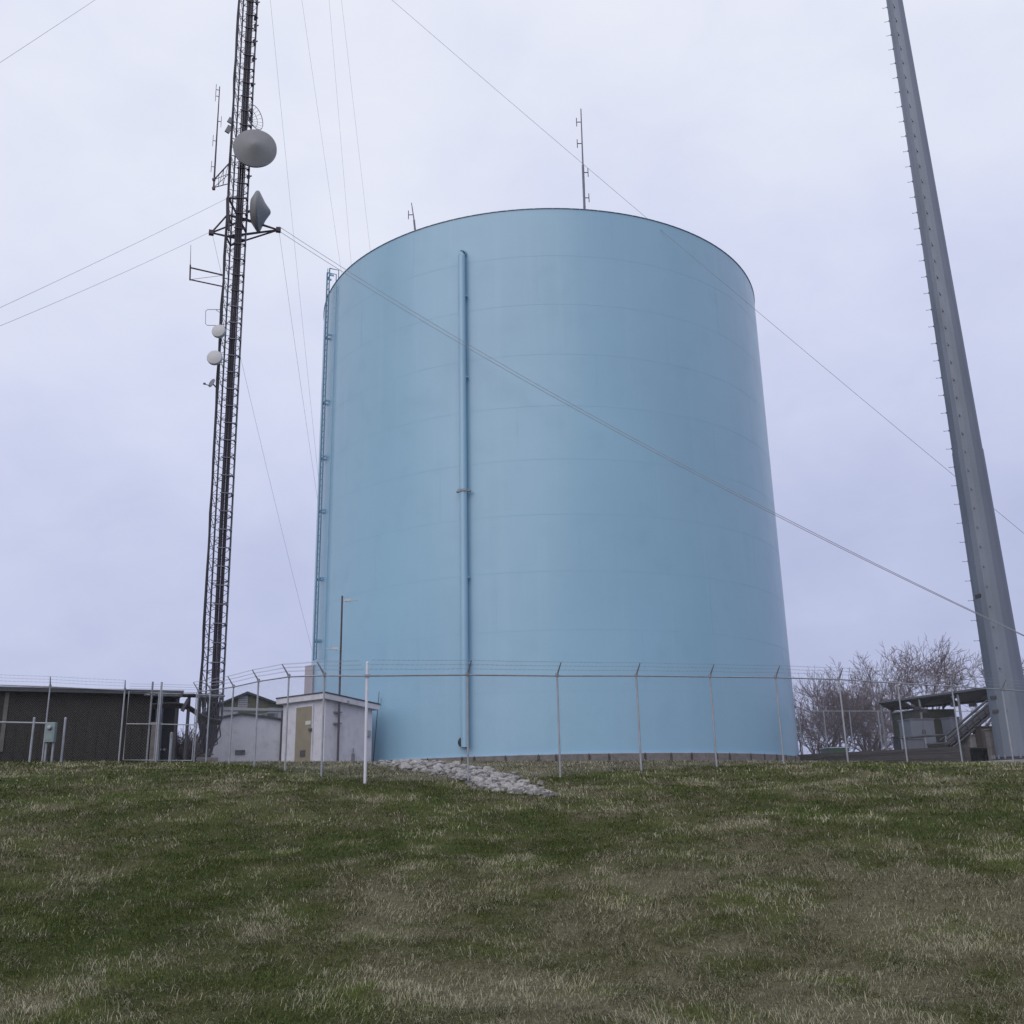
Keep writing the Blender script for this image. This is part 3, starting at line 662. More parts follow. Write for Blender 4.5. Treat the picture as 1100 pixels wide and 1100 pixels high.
mb = MB(); c = pax(z0); mb.lathe((c.x, c.y, z0 - .13), (0, 0, 1), [(0, rb + .20), (.06, rb + .20), (.07, rb + .02), (.12, rb + .02)], 36); mb.build('base_flange', 'roofdk', mono)
for j in range(20):
    a = 2 * math.pi * j / 20; mb = MB(); q = Vector((pc.x + (rb + .13) * math.cos(a), pc.y + (rb + .13) * math.sin(a), z0 - .09)); mb.tube([q, q + Vector((0, 0, .16))], .03, 6); mb.build('anchor_bolt', 'galv_dark', mono)
mb = MB(); mb.lathe((pc.x, pc.y, gz0 - .6), (0, 0, 1), [(0, rb + .55), (z0 - .13 - gz0 + .6, rb + .55)], 40); mb.build('footing', 'conc', mono, bevel=.03)
el = Vector((pc.y, -pc.x, 0)).normalized(); ew = Vector((pc.x, pc.y, 0)).normalized()
npg = 0; z = z0 + 1.2; pegs = []
while z < 37: pegs.append(z); z += .76
for k, z in enumerate(pegs):
    for (ang, zo) in ((184, 0), (262, .38)):
        a = math.radians(ang); n_ = el * math.cos(a) + ew * math.sin(a); c = pax(z + zo); rr_ = prad(z + zo) - .02
        mb = MB(); p0 = c + n_ * rr_; p1 = c + n_ * (rr_ + .19); mb.tube([p0, p1], .009, 6); mb.tube([p1, p1 + Vector((0, 0, .03))], .010, 6); mb.box(p0 + n_ * .01, (.03, .045, .06), math.atan2(n_.y, n_.x)); mb.build('step_peg', 'tower_lt', mono)
for py in (750, 765, 640):
    z = at(1075, py, PR).z; c = pax(z); a = math.radians(226); n_ = el * math.cos(a) + ew * math.sin(a)
    mb = MB(); mb.box(c + n_ * (prad(z) - .01), (.06, .26, .12), math.atan2(n_.y, n_.x)); mb.build('cable_port', 'vent', mono)

# ------------------------------------------------------------------ fences
def mesh_panel(mb, p0, q0, p1, q1, pitch=.075, r=.0009):     # p: foot, q: rail at both ends
    p0, q0, p1, q1 = map(Vector, (p0, q0, p1, q1)); Wd = (p1 - p0).length; Hh = (q0 - p0).length
    def P_(u, v): 
        a = p0.lerp(p1, u / Wd); b = q0.lerp(q1, u / Wd); return a.lerp(b, v / Hh)
    nrm = (p1 - p0).cross(Vector((0, 0, 1))).normalized()
    for s_ in (1, -1):
        c = -Hh if s_ == 1 else 0
        end = Wd if s_ == 1 else Wd + Hh
        while c < end:
            # line u = c + s*v
            vs = [0, Hh]
            v0, v1 = 0., Hh
            if s_ == 1: v0 = max(0, -c); v1 = min(Hh, Wd - c)
            else: v0 = max(0, c - Wd); v1 = min(Hh, c)
            if v1 > v0 + .01:
                a, b = P_(c + s_ * v0, v0), P_(c + s_ * v1, v1)
                mb.tube([a + nrm * .002 * s_, b + nrm * .002 * s_], r, 3, cap=False)
            c += pitch
def fence_run(o, posts, outw, arm=True, armlen=.36, endarm=(True, True), matp='galv', postr=.024):
    """posts: list of (foot Vector, railz)"""
    tops = []
    for k, (p, rz_) in enumerate(posts):
        top = Vector((p.x, p.y, rz_)); mb = MB(); gzz = g(p.x, p.y)
        ex = 0.04
        mb.tube([Vector((p.x, p.y, min(p.z, gzz) - .15)), top + Vector((0, 0, ex))], postr * (1 + .12 * (k % 3 == 0)), 10)
        po = mb.build('post', matp, o)
        if arm:
            tip = top + Vector((0, 0, ex)) + outw * armlen * .55 + Vector((0, 0, armlen * .78)); tops.append((top + Vector((0, 0, ex)), tip))
            if endarm[0] or k > 0:
                mb = MB(); mb.tube([top + Vector((0, 0, ex - .02)), tip], [.024, .014], 6); mb.lathe(top + Vector((0, 0, -.02)), (0, 0, 1), [(0, .045), (.07, .045), (.10, .025)], 10)
                a = mb.build('barb_arm', 'galv_dark', po)
        mb = MB()
    mb = MB()
    for k in range(len(posts) - 1):
        a = Vector((posts[k][0].x, posts[k][0].y, posts[k][1])); b = Vector((posts[k + 1][0].x, posts[k + 1][0].y, posts[k + 1][1])); mb.tube([a, b], .019, 8)
    mb.build('top_rail', matp, o)
    if arm:
        for f in (.35, .68, 1.):
            mb = MB()
            for k in range(len(tops) - 1):
                a = tops[k][0].lerp(tops[k][1], f); b = tops[k + 1][0].lerp(tops[k + 1][1], f)
                mb.tube([a, a.lerp(b, .5) - Vector((0, 0, .012)), b], .003, 4, cap=False)
                nb = int((b - a).length / .13)
                for j in range(nb):
                    q = a.lerp(b, (j + .5) / nb); mb.tube([q + Vector((.02, .01, .02)), q - Vector((.02, .01, .02))], .0022, 3, cap=False); mb.tube([q + Vector((-.02, .01, .02)), q - Vector((-.02, .01, .02))], .0022, 3, cap=False)
            mb.build('barbed_wire', 'wire', o)
    mb = MB()
    for k in range(len(posts) - 1):
        a, b = posts[k], posts[k + 1]
        mesh_panel(mb, a[0] + Vector((0, 0, .03)), Vector((a[0].x, a[0].y, a[1])), b[0] + Vector((0, 0, .03)), Vector((b[0].x, b[0].y, b[1])))
    mb.build('wire_mesh', 'wire', o)
def foot_rail(fn, px, fy, ry):
    p = fn(px, fy); p = Vector((p.x, p.y, p.z)); rz_ = zat(px + (px - 492) * -.03, ry, p.x, p.y); p.z = g(p.x, p.y); return (p, rz_)
cpst = onL(392, 840.5)
fR = [foot_rail(onR, *q) for q in ((503, 841, 725), (602, 835, 726), (689, 828, 726), (770, 824, 727), (842, 821, 728), (911, 819, 730), (975, 820, 734), (1034, 820.5, 737.5), (1089, 821, 741), (1146, 822, 745.5), (1205, 823, 751))]
fL = [foot_rail(onL, *q) for q in ((345, 837, 725.7), (306, 829, 727), (273, 824, 732), (246, 822, 738), (221, 820, 741.5), (208, 820, 743))]
corner = (Vector((cpst.x, cpst.y, g(cpst.x, cpst.y))), zat(394, 726, cpst.x, cpst.y))
fence = thing('chain_link_fence', 'barbed chain link fence before the blue tank, with a tall white corner post', 'fence', corner[0])
dR = Vector((1, .62, 0)).normalized(); oR = Vector((dR.y, -dR.x, 0)); dL = Vector((A1[0] - A0[0], A1[1] - A0[1], 0)).normalized(); oL = Vector((-dL.y, dL.x, 0))
if oL.y > 0: oL = -oL
mb = MB(); ctop = zat(395, 713, cpst.x, cpst.y); mb.tube([corner[0] - Vector((0, 0, .2)), Vector((cpst.x, cpst.y, ctop))], .032, 12); mb.lathe(Vector((cpst.x, cpst.y, ctop)), (0, 0, 1), [(0, .036), (.03, .034), (.05, .01)], 12)
mb.build('corner_post', mat('bright_galvanised', (.62, .62, .68), .45, .1, .08, 6), fence)
c2 = (corner[0], corner[1])
def run_from_corner(posts, outw, first):
    allp = [c2] + posts; n0 = len(fence.children)
    fence_run(fence, allp, outw, endarm=(False, True))
fence_run(fence, [c2] + fR, oR, endarm=(False, True))
fence_run(fence, [c2] + fL, oL, endarm=(False, True))
# rail ends sticking past the corner post: brace band
mb = MB(); mb.box(Vector((cpst.x, cpst.y, corner[1])), (.12, .12, .05), .4); mb.build('brace_band', 'galv', fence)
# far-left fence (x < 130) and the gate between it and the corner terminal
def onB(px, py): return onL(px, py, A1, B1)
gate_posts = [(208, 820, 743), (167, 820, 742), (130, 819, 741.6)]
gp_ = [foot_rail(onB, *q) for q in gate_posts]
gate = thing('chain_link_gate', 'double chain link gate with a middle rail before the dark building', 'gate', gp_[1][0])
dB = Vector((B1[0] - A1[0], B1[1] - A1[1], 0)).normalized(); oB = Vector((-dB.y, dB.x, 0))
if oB.y > 0: oB = -oB
for k, (a, b) in enumerate(((gp_[0], gp_[1]), (gp_[1], gp_[2]))):
    a0_, a1_ = Vector((a[0].x, a[0].y, g(a[0].x, a[0].y) + .08)) + dB * .06, Vector((b[0].x, b[0].y, g(b[0].x, b[0].y) + .08)) - dB * .06
    q0, q1 = Vector((a0_.x, a0_.y, a[1] - .03)), Vector((a1_.x, a1_.y, b[1] - .03))
    mm0, mm1 = a0_.lerp(q0, .52), a1_.lerp(q1, .52)
    mb = MB(); mb.tube([a0_, q0, q1, a1_, a0_], .018, 8); mb.tube([mm0, mm1], .018, 8); lf = mb.build('gate_leaf', 'galv', gate)
    mb = MB(); mesh_panel(mb, a0_, q0, a1_, q1, .10, .0010); mb.build('wire_mesh', 'wire', gate)
    mb = MB()
    for h in (.09, .17, .25): mb.tube([q0 + Vector((0, 0, h)), q1 + Vector((0, 0, h))], .0045, 4)
    mb.build('barbed_wire', 'wire', gate)
for a in gp_[1:2]:
    mb = MB(); mb.tube([a[0] - Vector((0, 0, .15)), Vector((a[0].x, a[0].y, a[1] + .3))], .036, 10); mb.build('gate_post', 'galv', gate)
mid = foot_rail(onB, 157, 820, 742); mb = MB(); mb.tube([mid[0] - Vector((0, 0, .1)) - oB * .1, Vector((mid[0].x, mid[0].y, mid[1] + .32)) - oB * .1], .034, 8); mb.build('gate_post', 'galv_dark', gate)
lf_ = [foot_rail(onB, *q) for q in ((130, 819, 741.6), (45, 818.5, 737.8), (-40, 819, 735), (-125, 820, 733))]
f2 = thing('chain_link_fence', 'barbed chain link fence running along the front of the dark building', 'fence', lf_[0][0])
lf_[0] = (lf_[0][0] + dB * .08, lf_[0][1])
fence_run(f2, lf_, oB)
# inner fence far right
def onI(px, py): return at(px, py, 58)
ip = []
for px in (862, 889, 917, 948, 980, 1014, 1050, 1090):
    p = at(px, 806, 57); p.z = 1.4; ip.append((p, at(px - 7, 764, 57).z - .0))
f3 = thing('chain_link_fence', 'lower distant chain link fence behind the retaining wall', 'fence', ip[0][0])
fence_run(f3, ip, Vector((0, -1, 0)), arm=False, postr=.03)
# short pipe barrier left
bar = thing('pipe_barrier', 'low pipe railing beside the meter cabinet at far left', 'railing', at(35, 818, 36))
pr_ = []
for px, py in ((-60, 775), (35.5, 776.5), (69.5, 776.5)):
    p = at(px - 4, 819, 35.6); p.z = g(p.x, p.y); zz_ = zat(px, py, p.x, p.y); pr_.append((p, zz_))
    mb = MB(); mb.tube([p - Vector((0, 0, .1)), Vector((p.x, p.y, zz_ + .12))], .036, 10); mb.lathe(Vector((p.x, p.y, zz_ + .12)), (0, 0, 1), [(0, .042), (.04, .038), (.06, .01)], 10); mb.build('post', 'galv', bar)
mb = MB(); mb.tube([Vector((pr_[0][0].x, pr_[0][0].y, pr_[0][1])), Vector((pr_[1][0].x, pr_[1][0].y, pr_[1][1])), Vector((*(pr_[1][0].lerp(pr_[2][0], .42)).xy, pr_[1][1] - .01))], .028, 8); mb.build('rail', 'galv', bar)

# ------------------------------------------------------------------ small shed
def plan_box(mb, a, b, c, d, z0, z1): mb.hexa([(*q, z0) for q in (a, b, c, d)] + [(*q, z1) for q in (a, b, c, d)])
SC = at(347.5, 818.5, 38.5); scx, scy = SC.x, SC.y
zr = at(348, 751.5, 38.5).z                      # wall top
aL = math.radians(50); view = Vector((scx, scy, 0)).normalized(); rgt = Vector((view.y, -view.x, 0))
dl = (-rgt * math.cos(aL) + view * math.sin(aL)); drr = (rgt * math.sin(aL) + view * math.cos(aL))
def ext(dirv, px):                                # length along a direction until it meets pixel column px
    d = ray(px, 790); s_ = Vector((scx, scy)); e_ = dirv.xy
    t = (s_.x * d.y - s_.y * d.x) / (e_.y * d.x - e_.x * d.y); return t
lw, lr = ext(dl, 303), ext(drr, 399.5)
p0 = Vector((scx, scy)); p1 = p0 + drr.xy * lr; p3 = p0 + dl.xy * lw; p2 = p1 + dl.xy * lw
gs = min(g(*p0), g(*p1), g(*p3)) - .2
shed = thing('equipment_shed', 'small white flat-roofed shed with tan door at the tank left side', 'shed', (scx, scy, g(scx, scy)))
mb = MB(); plan_box(mb, p0, p1, p2, p3, gs, zr + .05); mb.build('wall', 'white', shed, bevel=.01)
def offs(k):
    c = (p0 + p2) * .5; return [q + (q - c).normalized() * k for q in (p0, p1, p2, p3)]
q = offs(.28); mb = MB(); sl = -.10
zrs = [zr, zr - .28, zr - .28, zr]
mb.hexa([(*q[i], zrs[i] + .02) for i in range(4)] + [(*q[i], zrs[i] + .22) for i in range(4)]); rf = mb.build('roof', 'white', shed)
q2 = offs(.31); mb = MB(); mb.hexa([(*q2[i], zrs[i] + .223) for i in range(4)] + [(*q2[i], zrs[i] + .27) for i in range(4)]); mb.build('roof_edge', 'roofdk', shed)
# door on the left-front wall
nl = (rgt * -math.sin(aL) - view * math.cos(aL)).normalized()
def onwall(px, py):
    d = ray(px, py); a = Vector((scx, scy)); e_ = dl.xy; t = ext(dl, px); x, y = (a + e_ * t); return Vector((x, y, zat(px, py, x, y))), t
dz0 = g(scx, scy) - .02; dpa, ta = onwall(335.5, 759.5); dpb, tb_ = onwall(318.5, 759.5); dzt = (dpa.z + dpb.z) / 2
rw = math.atan2(dl.y, dl.x)
dc = (dpa + dpb) * .5; dw = (dpb - dpa).length
mb = MB(); mb.box((dc.x + nl.x * .03, dc.y + nl.y * .03, (dz0 + dzt) / 2), (dw, .06, dzt - dz0), rw); door = mb.build('door', 'tan', shed, bevel=.008)
def wallbox(px, py, sz, name, m, ex=.09):
    p_, _ = onwall(px, py); mb = MB(); mb.box(p_ + nl * ex, sz, rw); o = mb.build(name, m, door)
    return o
hd = wallbox(335.0, 784, (.14, .08, .10), 'door_handle', 'roofdk'); vn = wallbox(327.3, 809.5, (.30, .02, .24), 'door_vent', 'vent', .072)
sg = wallbox(332, 776.5, (.30, .012, .14), 'notice', 'paper', .07)
mb = MB(); fr = .06
for s_ in (-1, 1): mb.box((dc.x + nl.x * .02 + dl.x * s_ * (dw / 2 + fr / 2), dc.y + nl.y * .02 + dl.y * s_ * (dw / 2 + fr / 2), (dz0 + dzt) / 2), (fr, .07, dzt - dz0), rw)
mb.box((dc.x + nl.x * .02, dc.y + nl.y * .02, dzt + fr / 2 + .001), (dw + 2 * fr, .07, fr), rw); mb.build('door_frame', 'white', shed)
nr = (rgt * math.cos(aL) - view * math.sin(aL)).normalized()
def onright(px, py):
    t = ext(drr, px); x, y = p0 + drr.xy * t; return Vector((x, y, zat(px, py, x, y)))
rr2 = math.atan2(drr.y, drr.x)
p_ = onright(379, 814); mb = MB(); mb.box(p_ + nr * .05, (.10, .08, .30), rr2); mb.tube([p_ + nr * .05, p_ + nr * .05 + Vector((0, 0, .35))], .02, 6); mb.build('hose_tap', 'galv_dark', shed)
p_ = onright(377.5, 811); 
p_ = onright(369, 754.5); mb = MB(); mb.box(p_ + nr * .16, (.10, .14, .10), rr2); mb.build('wall_lamp', 'galv', shed)
p_ = onright(395, 788); mb = MB(); mb.box(p_ + nr * .05, (.14, .10, .22), rr2); mb.build('junction_box', 'galv', shed)
# antenna mast on the shed side
pm = onright(360.8, 817); pm = Vector((pm.x, pm.y, 0)) + nr * .14; rm = math.hypot(pm.x, pm.y)
zm0 = g(pm.x, pm.y); zm1 = at(366.9, 640, rm).z; topm = at(366.9, 640, rm)
mast = thing('antenna_mast', 'thin dark pipe mast with two small yagi antennas fixed to the white shed', 'antenna mast', (pm.x, pm.y, zm0))
mb = MB(); tpm = Vector((pm.x, pm.y, zm1)); mb.tube([Vector((pm.x, pm.y, zm0 - .1)), tpm], [.045, .034], 8); mb.build('pole', 'tower', mast)
def yagi(zp, s_, n=4):
    c = Vector((pm.x, pm.y, zp)); mb = MB(); d = (rgt * s_ + Vector((0, 0, .08))).normalized(); e1 = c + d * .62
    mb.tube([c - d * .1, e1], .014, 6)
    for k in range(n):
        q = c + d * (.16 + .14 * k); h = .16 - .02 * k; mb.tube([q - view * h, q + view * h], .008, 5)
    mb.box(c + d * .22 + Vector((0, 0, .02)), (.22, .08, .10), .2)
    mb.build('yagi', 'dish_w', mast)
yagi(at(370, 646, rm).z, 1); yagi(at(358, 698, rm).z, -1)
for py in (765, 777):
    mb = MB(); zz_ = at(361, py, rm).z; mb.box(Vector((pm.x, pm.y, zz_)) - nr * .07, (.34, .12, .05), rr2); mb.build('clamp', 'galv_dark', mast)
# thin rod leaning at the shed's right end
b_, t_ = at(401, 808, 41), at(407.3, 743, 41)
o = thing('leaning_rod', 'thin dark leaning rod antenna at the right end of the white shed', 'rod antenna', b_)
mb = MB(); b_.z = g(b_.x, b_.y); mb.tube([b_, t_], [.022, .012], 6); mb.build('rod', 'tower', o)
mb = MB(); q = b_.lerp(t_, .8); mb.tube([q - rgt * .06, q + rgt * .12, q + rgt * .12 + Vector((0, 0, .3))], .012, 5); mb.build('bracket', 'tower', o)

# ------------------------------------------------------------------ white garage and olive-gabled building behind the tower
def facing_gable(name, label, cat, pxl, pxr, r, base_py, eave_l, eave_r, peak, depth, wallm, gm_, roofm, ov=.25, rth=.1):
    a = at(pxl, base_py, r); b = at(pxr, base_py, r + .4); e = (b.xy - a.xy); le = e.length; e = Vector((e.x, e.y, 0)).normalized(); nb = Vector((-e.y, e.x, 0))
    zb = min(g(a.x, a.y), g(b.x, b.y)) - .2; A = Vector((a.x, a.y, 0)); B = Vector((b.x, b.y, 0))
    zl, zr_ = zat(pxl, eave_l, a.x, a.y), zat(pxr, eave_r, b.x, b.y); zl = zr_ = (zl + zr_) / 2
    f = (peak[0] - pxl) / (pxr - pxl); Pk = A.lerp(B, f); zp = zat(peak[0], peak[1], Pk.x, Pk.y)
    o = thing(name, label, cat, (Pk.x, Pk.y, zb))
    mb = MB(); plan_box(mb, A.xy, B.xy, (B + nb * depth).xy, (A + nb * depth).xy, zb, zl); mb.build('wall', wallm, o)
    mb = MB(); i = 0
    for dd in (0., depth): mb.v += [tuple(A + nb * dd + Vector((0, 0, zl + .001))), tuple(B + nb * dd + Vector((0, 0, zl + .001))), tuple(Pk + nb * dd + Vector((0, 0, zp)))]
    mb.f += [(0, 1, 2), (5, 4, 3), (0, 3, 4, 1), (1, 4, 5, 2), (2, 5, 3, 0)]; mb.build('gable', gm_, o)
    mb = MB()
    for (q, s_) in ((A, -1), (B, 1)):
        q = q + e * ov * s_; dz_ = ov * (zp - zl) / ((Pk - A).length + 1e-6)
        f0, f1 = -nb * ov, nb * (depth + ov); lo = q + Vector((0, 0, zl - dz_ * .9 + .004)); hi = Pk + Vector((0, 0, zp + .004)); th = Vector((0, 0, rth))
        pts = [lo + f0, hi + f0, hi + f1, lo + f1]
        if s_ > 0: pts = [hi + f0, lo + f0, lo + f1, hi + f1]
        mb.hexa(pts + [p + th for p in pts])
    mb.build('roof', roofm, o)
    return o, A, B, e, nb, zl, zp, Pk
# rear building
ob, A, B, e, nb, zl, zp, Pk = facing_gable('gabled_building', 'building with an olive gable behind the white garage', 'building', 229, 304.5, 50, 817, 759, 760.5, (260.8, 745.5), 9, 'louvre', 'olive', 'roofdk')
def fbox(parent, A, e, nb, px, py, w_, h_, d_, name, m, pxl, pxr, ex):
    d = ray(px, py); s_ = A.xy; t = (s_.x * d.y - s_.y * d.x) / (e.y * d.x - e.x * d.y); x, y = s_ + e.xy * t
    mb = MB(); mb.box(Vector((x, y, zat(px, py, x, y))) - nb * ex, (w_, d_, h_), math.atan2(e.y, e.x)); return mb.build(name, m, parent)
lv_ = fbox(ob, A, e, nb, 260.7, 755, .44, .66, .06, 'louvre', 'louvre', 0, 0, .035)
fbox(ob, A, e, nb, 268, 762, 3.3, .12, .06, 'trim', 'louvre', 0, 0, .04)
fbox(ob, A, e, nb, 272, 761, 1.4, .42, .05, 'siding_panel', 'olive', 0, 0, .036)
for k in range(5): fbox(lv_, A, e, nb, 260.7, 750.5 + 2.2 * k, .38, .02, .08, 'louvre_slat', 'vent', 0, 0, .04)
# front white garage
ow, A, B, e, nb, zl, zp, Pk = facing_gable('white_garage', 'white block building with a low dark roof edge beside the lattice tower', 'building', 225, 303.5, 44.5, 818, 771.5, 775.5, (257, 767.5), 4.5, 'white', 'white', 'roofdk', .12, .07)
vt_ = fbox(ow, A, e, nb, 257.8, 808, .40, .18, .05, 'wall_vent', 'vent', 0, 0, .03)
for k in range(3): fbox(vt_, A, e, nb, 257.8, 806.5 + 1.5 * k, .36, .015, .06, 'vent_slat', 'galv_dark', 0, 0, .035)
fbox(ow, A, e, nb, 301.8, 790, .07, 2.1, .07, 'downspout', 'roofdk', 0, 0, .06)
# rooftop units between the roofs
for k, (px, w_, lab) in enumerate(((284, .28, 'small dark roof unit on the white garage, left of the pair'), (292, .5, 'wider roof unit with dark fan on the white garage, right of the pair'))):
    p = at(px, 774, 45.6); o = thing('roof_unit', lab, 'roof unit', p, 'roof units on the white garage'); zt_ = at(px, 765.5 if k else 767, 45.6).z
    mb = MB(); mb.box((p.x, p.y, (p.z + zt_) / 2), (w_, .4, zt_ - p.z), .2); mb.build('housing', 'cabinet', o, bevel=.02)
    mb = MB(); mb.box((p.x, p.y - .22, (p.z * .35 + zt_ * .65)), (w_ * .6, .02, (zt_ - p.z) * .35), .2); mb.build('grille', 'vent', o)

# ------------------------------------------------------------------ long dark building on the left
a = at(-120, 818, 41.2); a = Vector((a.x, a.y, 0)); b = at(187, 818, 41.5); b = Vector((b.x, b.y, 0))
yr = 41.0
def onrow(px, py, y0=40.2, y1=37.4):
    d = ray(px, py); # plan line from (-7 m...) : y = y0 + k*(x+14.2)
    k = (y0 - y1) / 6.3; t = (y0 + 12.4 * k) / (d.y - k * d.x); return d * t
W0, W1, W2 = onrow(-160, 819), onrow(157.5, 819), onrow(187.5, 819)
zt1 = onrow(157, 748).z; zt0 = onrow(0, 742).z
ztb = (zt0 + zt1) / 2
dk = thing('dark_building', 'long low dark brown building with a flat roof at far left', 'building', (W1.x, W1.y, g(W1.x, W1.y)))
e = Vector((W1.x - W0.x, W1.y - W0.y, 0)).normalized(); nb = Vector((-e.y, e.x, 0)); rd = math.atan2(e.y, e.x)
mb = MB(); zb = 1.0; plan_box(mb, W0.xy, W1.xy, (W1 + nb * 6).xy, (W0 + nb * 6).xy, zb, ztb); mb.build('wall', 'dark', dk)
q = [W0 - nb * .35, W2 + e * .12 - nb * .35, W2 + e * .12 + nb * 6.3, W0 + nb * 6.3]
mb = MB(); plan_box(mb, *[p.xy for p in q], ztb + .003, ztb + .14); mb.build('roof', 'roofdk', dk)
mb = MB(); q = [p + (p - (W1 + nb * 3)).normalized() * .03 for p in q]; plan_box(mb, *[p.xy for p in q], ztb + .143, ztb + .175); mb.build('roof_flashing', 'galv_dark', dk)
q = [W1 + nb * .9, W2 + nb * .9, W2 + nb * 6, W1 + nb * 6]
mb = MB(); plan_box(mb, *[p.xy for p in q], zb, ztb); mb.build('porch_wall', 'darker', dk)
mb = MB(); W3 = W2 - e * .05; mb.tube([Vector((W3.x, W3.y, zb)), Vector((W3.x, W3.y, ztb))], .075, 8); mb.build('porch_post', 'roofdk', dk)
mb = MB(); W3 = W1 + e * .35; mb.box(Vector((W3.x, W3.y, (zb + ztb) / 2)) + nb * .3, (.28, .2, ztb - zb), rd); mb.build('door_jamb', mat('blue_jamb', (.06, .075, .13), .6), dk)
mb = MB(); W3 = onrow(1.5, 800); mb.box(Vector((W3.x, W3.y, (zb + ztb) / 2 + .6)) - nb * .03, (.14, .05, ztb - zb - 1.2), rd); mb.build('trim_board', mat('trim_board', (.12, .11, .10), .7), dk)
for i in range(46):      # batten joints of the siding
    W3 = W0 + e * (.4 * i + .2)
    if (W3 - W0).length > (W1 - W0).length - .1: break
    mb = MB() if i == 0 else mbs
    mbs = mb; mb.box(Vector((W3.x, W3.y, (zb + ztb) / 2)) - nb * .012, (.04, .022, ztb - zb), rd)
mbs.build('battens', 'dark', dk)
for k, px in enumerate((174, 178.3)):
    p = onrow(px, 804) + nb * .82; mb = MB(); mb.lathe(p, -nb, [(0, .05), (.06, .05), (.07, .02)], 12); mb.build('vent_cap', 'dish_w', dk)
# pillar and little post in front of the porch
p = at(165, 820, 38.2); gz_ = g(p.x, p.y); zt_ = at(166.5, 777.5, 38.2).z
o = thing('concrete_pillar', 'stout weathered grey brown pillar in front of the dark building porch', 'pillar', (p.x, p.y, gz_))
mb = MB(); mb.box((p.x, p.y, (gz_ - .1 + zt_) / 2), (.30, .3, zt_ - gz_ + .1), .2); mb.build('shaft', 'conc_b', o, bevel=.02)
mb = MB(); mb.box((p.x, p.y, zt_ + .022), (.36, .36, .04), .2); mb.build('cap', 'conc', o, bevel=.01)
p = at(182.0, 820, 38); gz_ = g(p.x, p.y); zt_ = at(183.5, 787, 38).z
o = thing('bollard', 'short pale bollard post right of the grey brown pillar', 'bollard', (p.x, p.y, gz_)); mb = MB(); mb.tube([(p.x, p.y, gz_ - .1), (p.x, p.y, zt_ - .2)], .05, 10); mb.build('post', 'galv', o); mb = MB(); mb.lathe((p.x, p.y, zt_ - .2), (0, 0, 1), [(0, .06), (.18, .06), (.22, .02)], 12); mb.build('cap', 'galv_dark', o)
# meter cabinet on two legs
p = at(53.5, 797, 35.2); o = thing('meter_cabinet', 'pale green grey electric meter cabinet on two legs at left', 'electric cabinet', Vector((p.x, p.y, g(p.x, p.y))))
zt_, zb_ = at(53.5, 776, 35.2).z, at(53.5, 797.5, 35.2).z; rz_ = .05
mb = MB(); mb.box((p.x, p.y, (zt_ + zb_) / 2), (.30, .2, zt_ - zb_), rz_); mb.build('box', 'green', o, bevel=.015)
mb = MB(); mb.lathe((p.x, p.y - .1, zt_ - .17), (0, -1, 0), [(0, .07), (.06, .07), (.09, .05), (.095, .01)], 16); mb.build('meter', 'galv', o)
mb = MB(); mb.box((p.x, p.y - .104, zb_ + .2), (.22, .012, .25), rz_); mb.build('door_panel', 'green', o)
for s_ in (-.11, .11):
    mb = MB(); mb.box((p.x + s_, p.y + .03, (zb_ + g(p.x, p.y) - .1) / 2), (.06, .06, zb_ - g(p.x, p.y) + .1)); mb.build('leg', 'galv_dark', o)
# ice bridge from building to tower
b0 = at(158, 745.5, 40.4); b1 = at(238, 748.5, 41.4)
ib = thing('cable_bridge', 'flat dark cable bridge from the dark building to the lattice tower', 'cable bridge', at(202, 820, 40.6))
e = Vector((b1.x - b0.x, b1.y - b0.y, 0)).normalized(); nb = Vector((-e.y, e.x, 0)); ln = (b1 - b0).length; zz_ = (b0.z + b1.z) / 2
mb = MB()
for s_ in (-.3, .3): mb.tube([b0 + nb * s_, b1 + nb * s_], .045, 6)
k = 0.
while k < ln: q = b0.lerp(b1, k / ln); mb.box(q + Vector((0, 0, .03)), (.05, .6, .02), math.atan2(e.y, e.x)); k += .22
mb.build('grating', 'galv_dark', ib)
q0, q1 = at(203.5, 746, 40.7), at(201, 821, 40.7)
mb = MB(); mb.tube([(q0.x, q0.y, g(q0.x, q0.y) - .1), (q0.x, q0.y, at(205, 746, 40.7).z)], .065, 8); mb.box((q0.x, q0.y, at(205, 746, 40.7).z - .03), (.5, .7, .06), .1); mb.build('support_post', 'roofdk', ib)
cbx = thing('cable_bundle', 'thick black cable bundle drooping from the dark building into the tower', 'cables', at(190, 757, 40.6))
mb = MB()
for k in range(6):
    j = k * .05
    mb.tube([at(x, y + k * .9 - 2, 40.6 + .03 * k) for x, y in ((160, 759), (176, 757.5), (190, 757.5), (201, 759), (209, 764), (217, 770), (227, 774), (236, 776))], .035, 6)
mb.build('cables', 'cable', cbx, smooth=True); mb = MB(); q = at(199, 757.5, 40.5); mb.box(q, (.12, .1, .5), rot=Matrix.Rotation(.45, 3, 'Y')); mb.build('cable_clamp', 'roofdk', cbx)

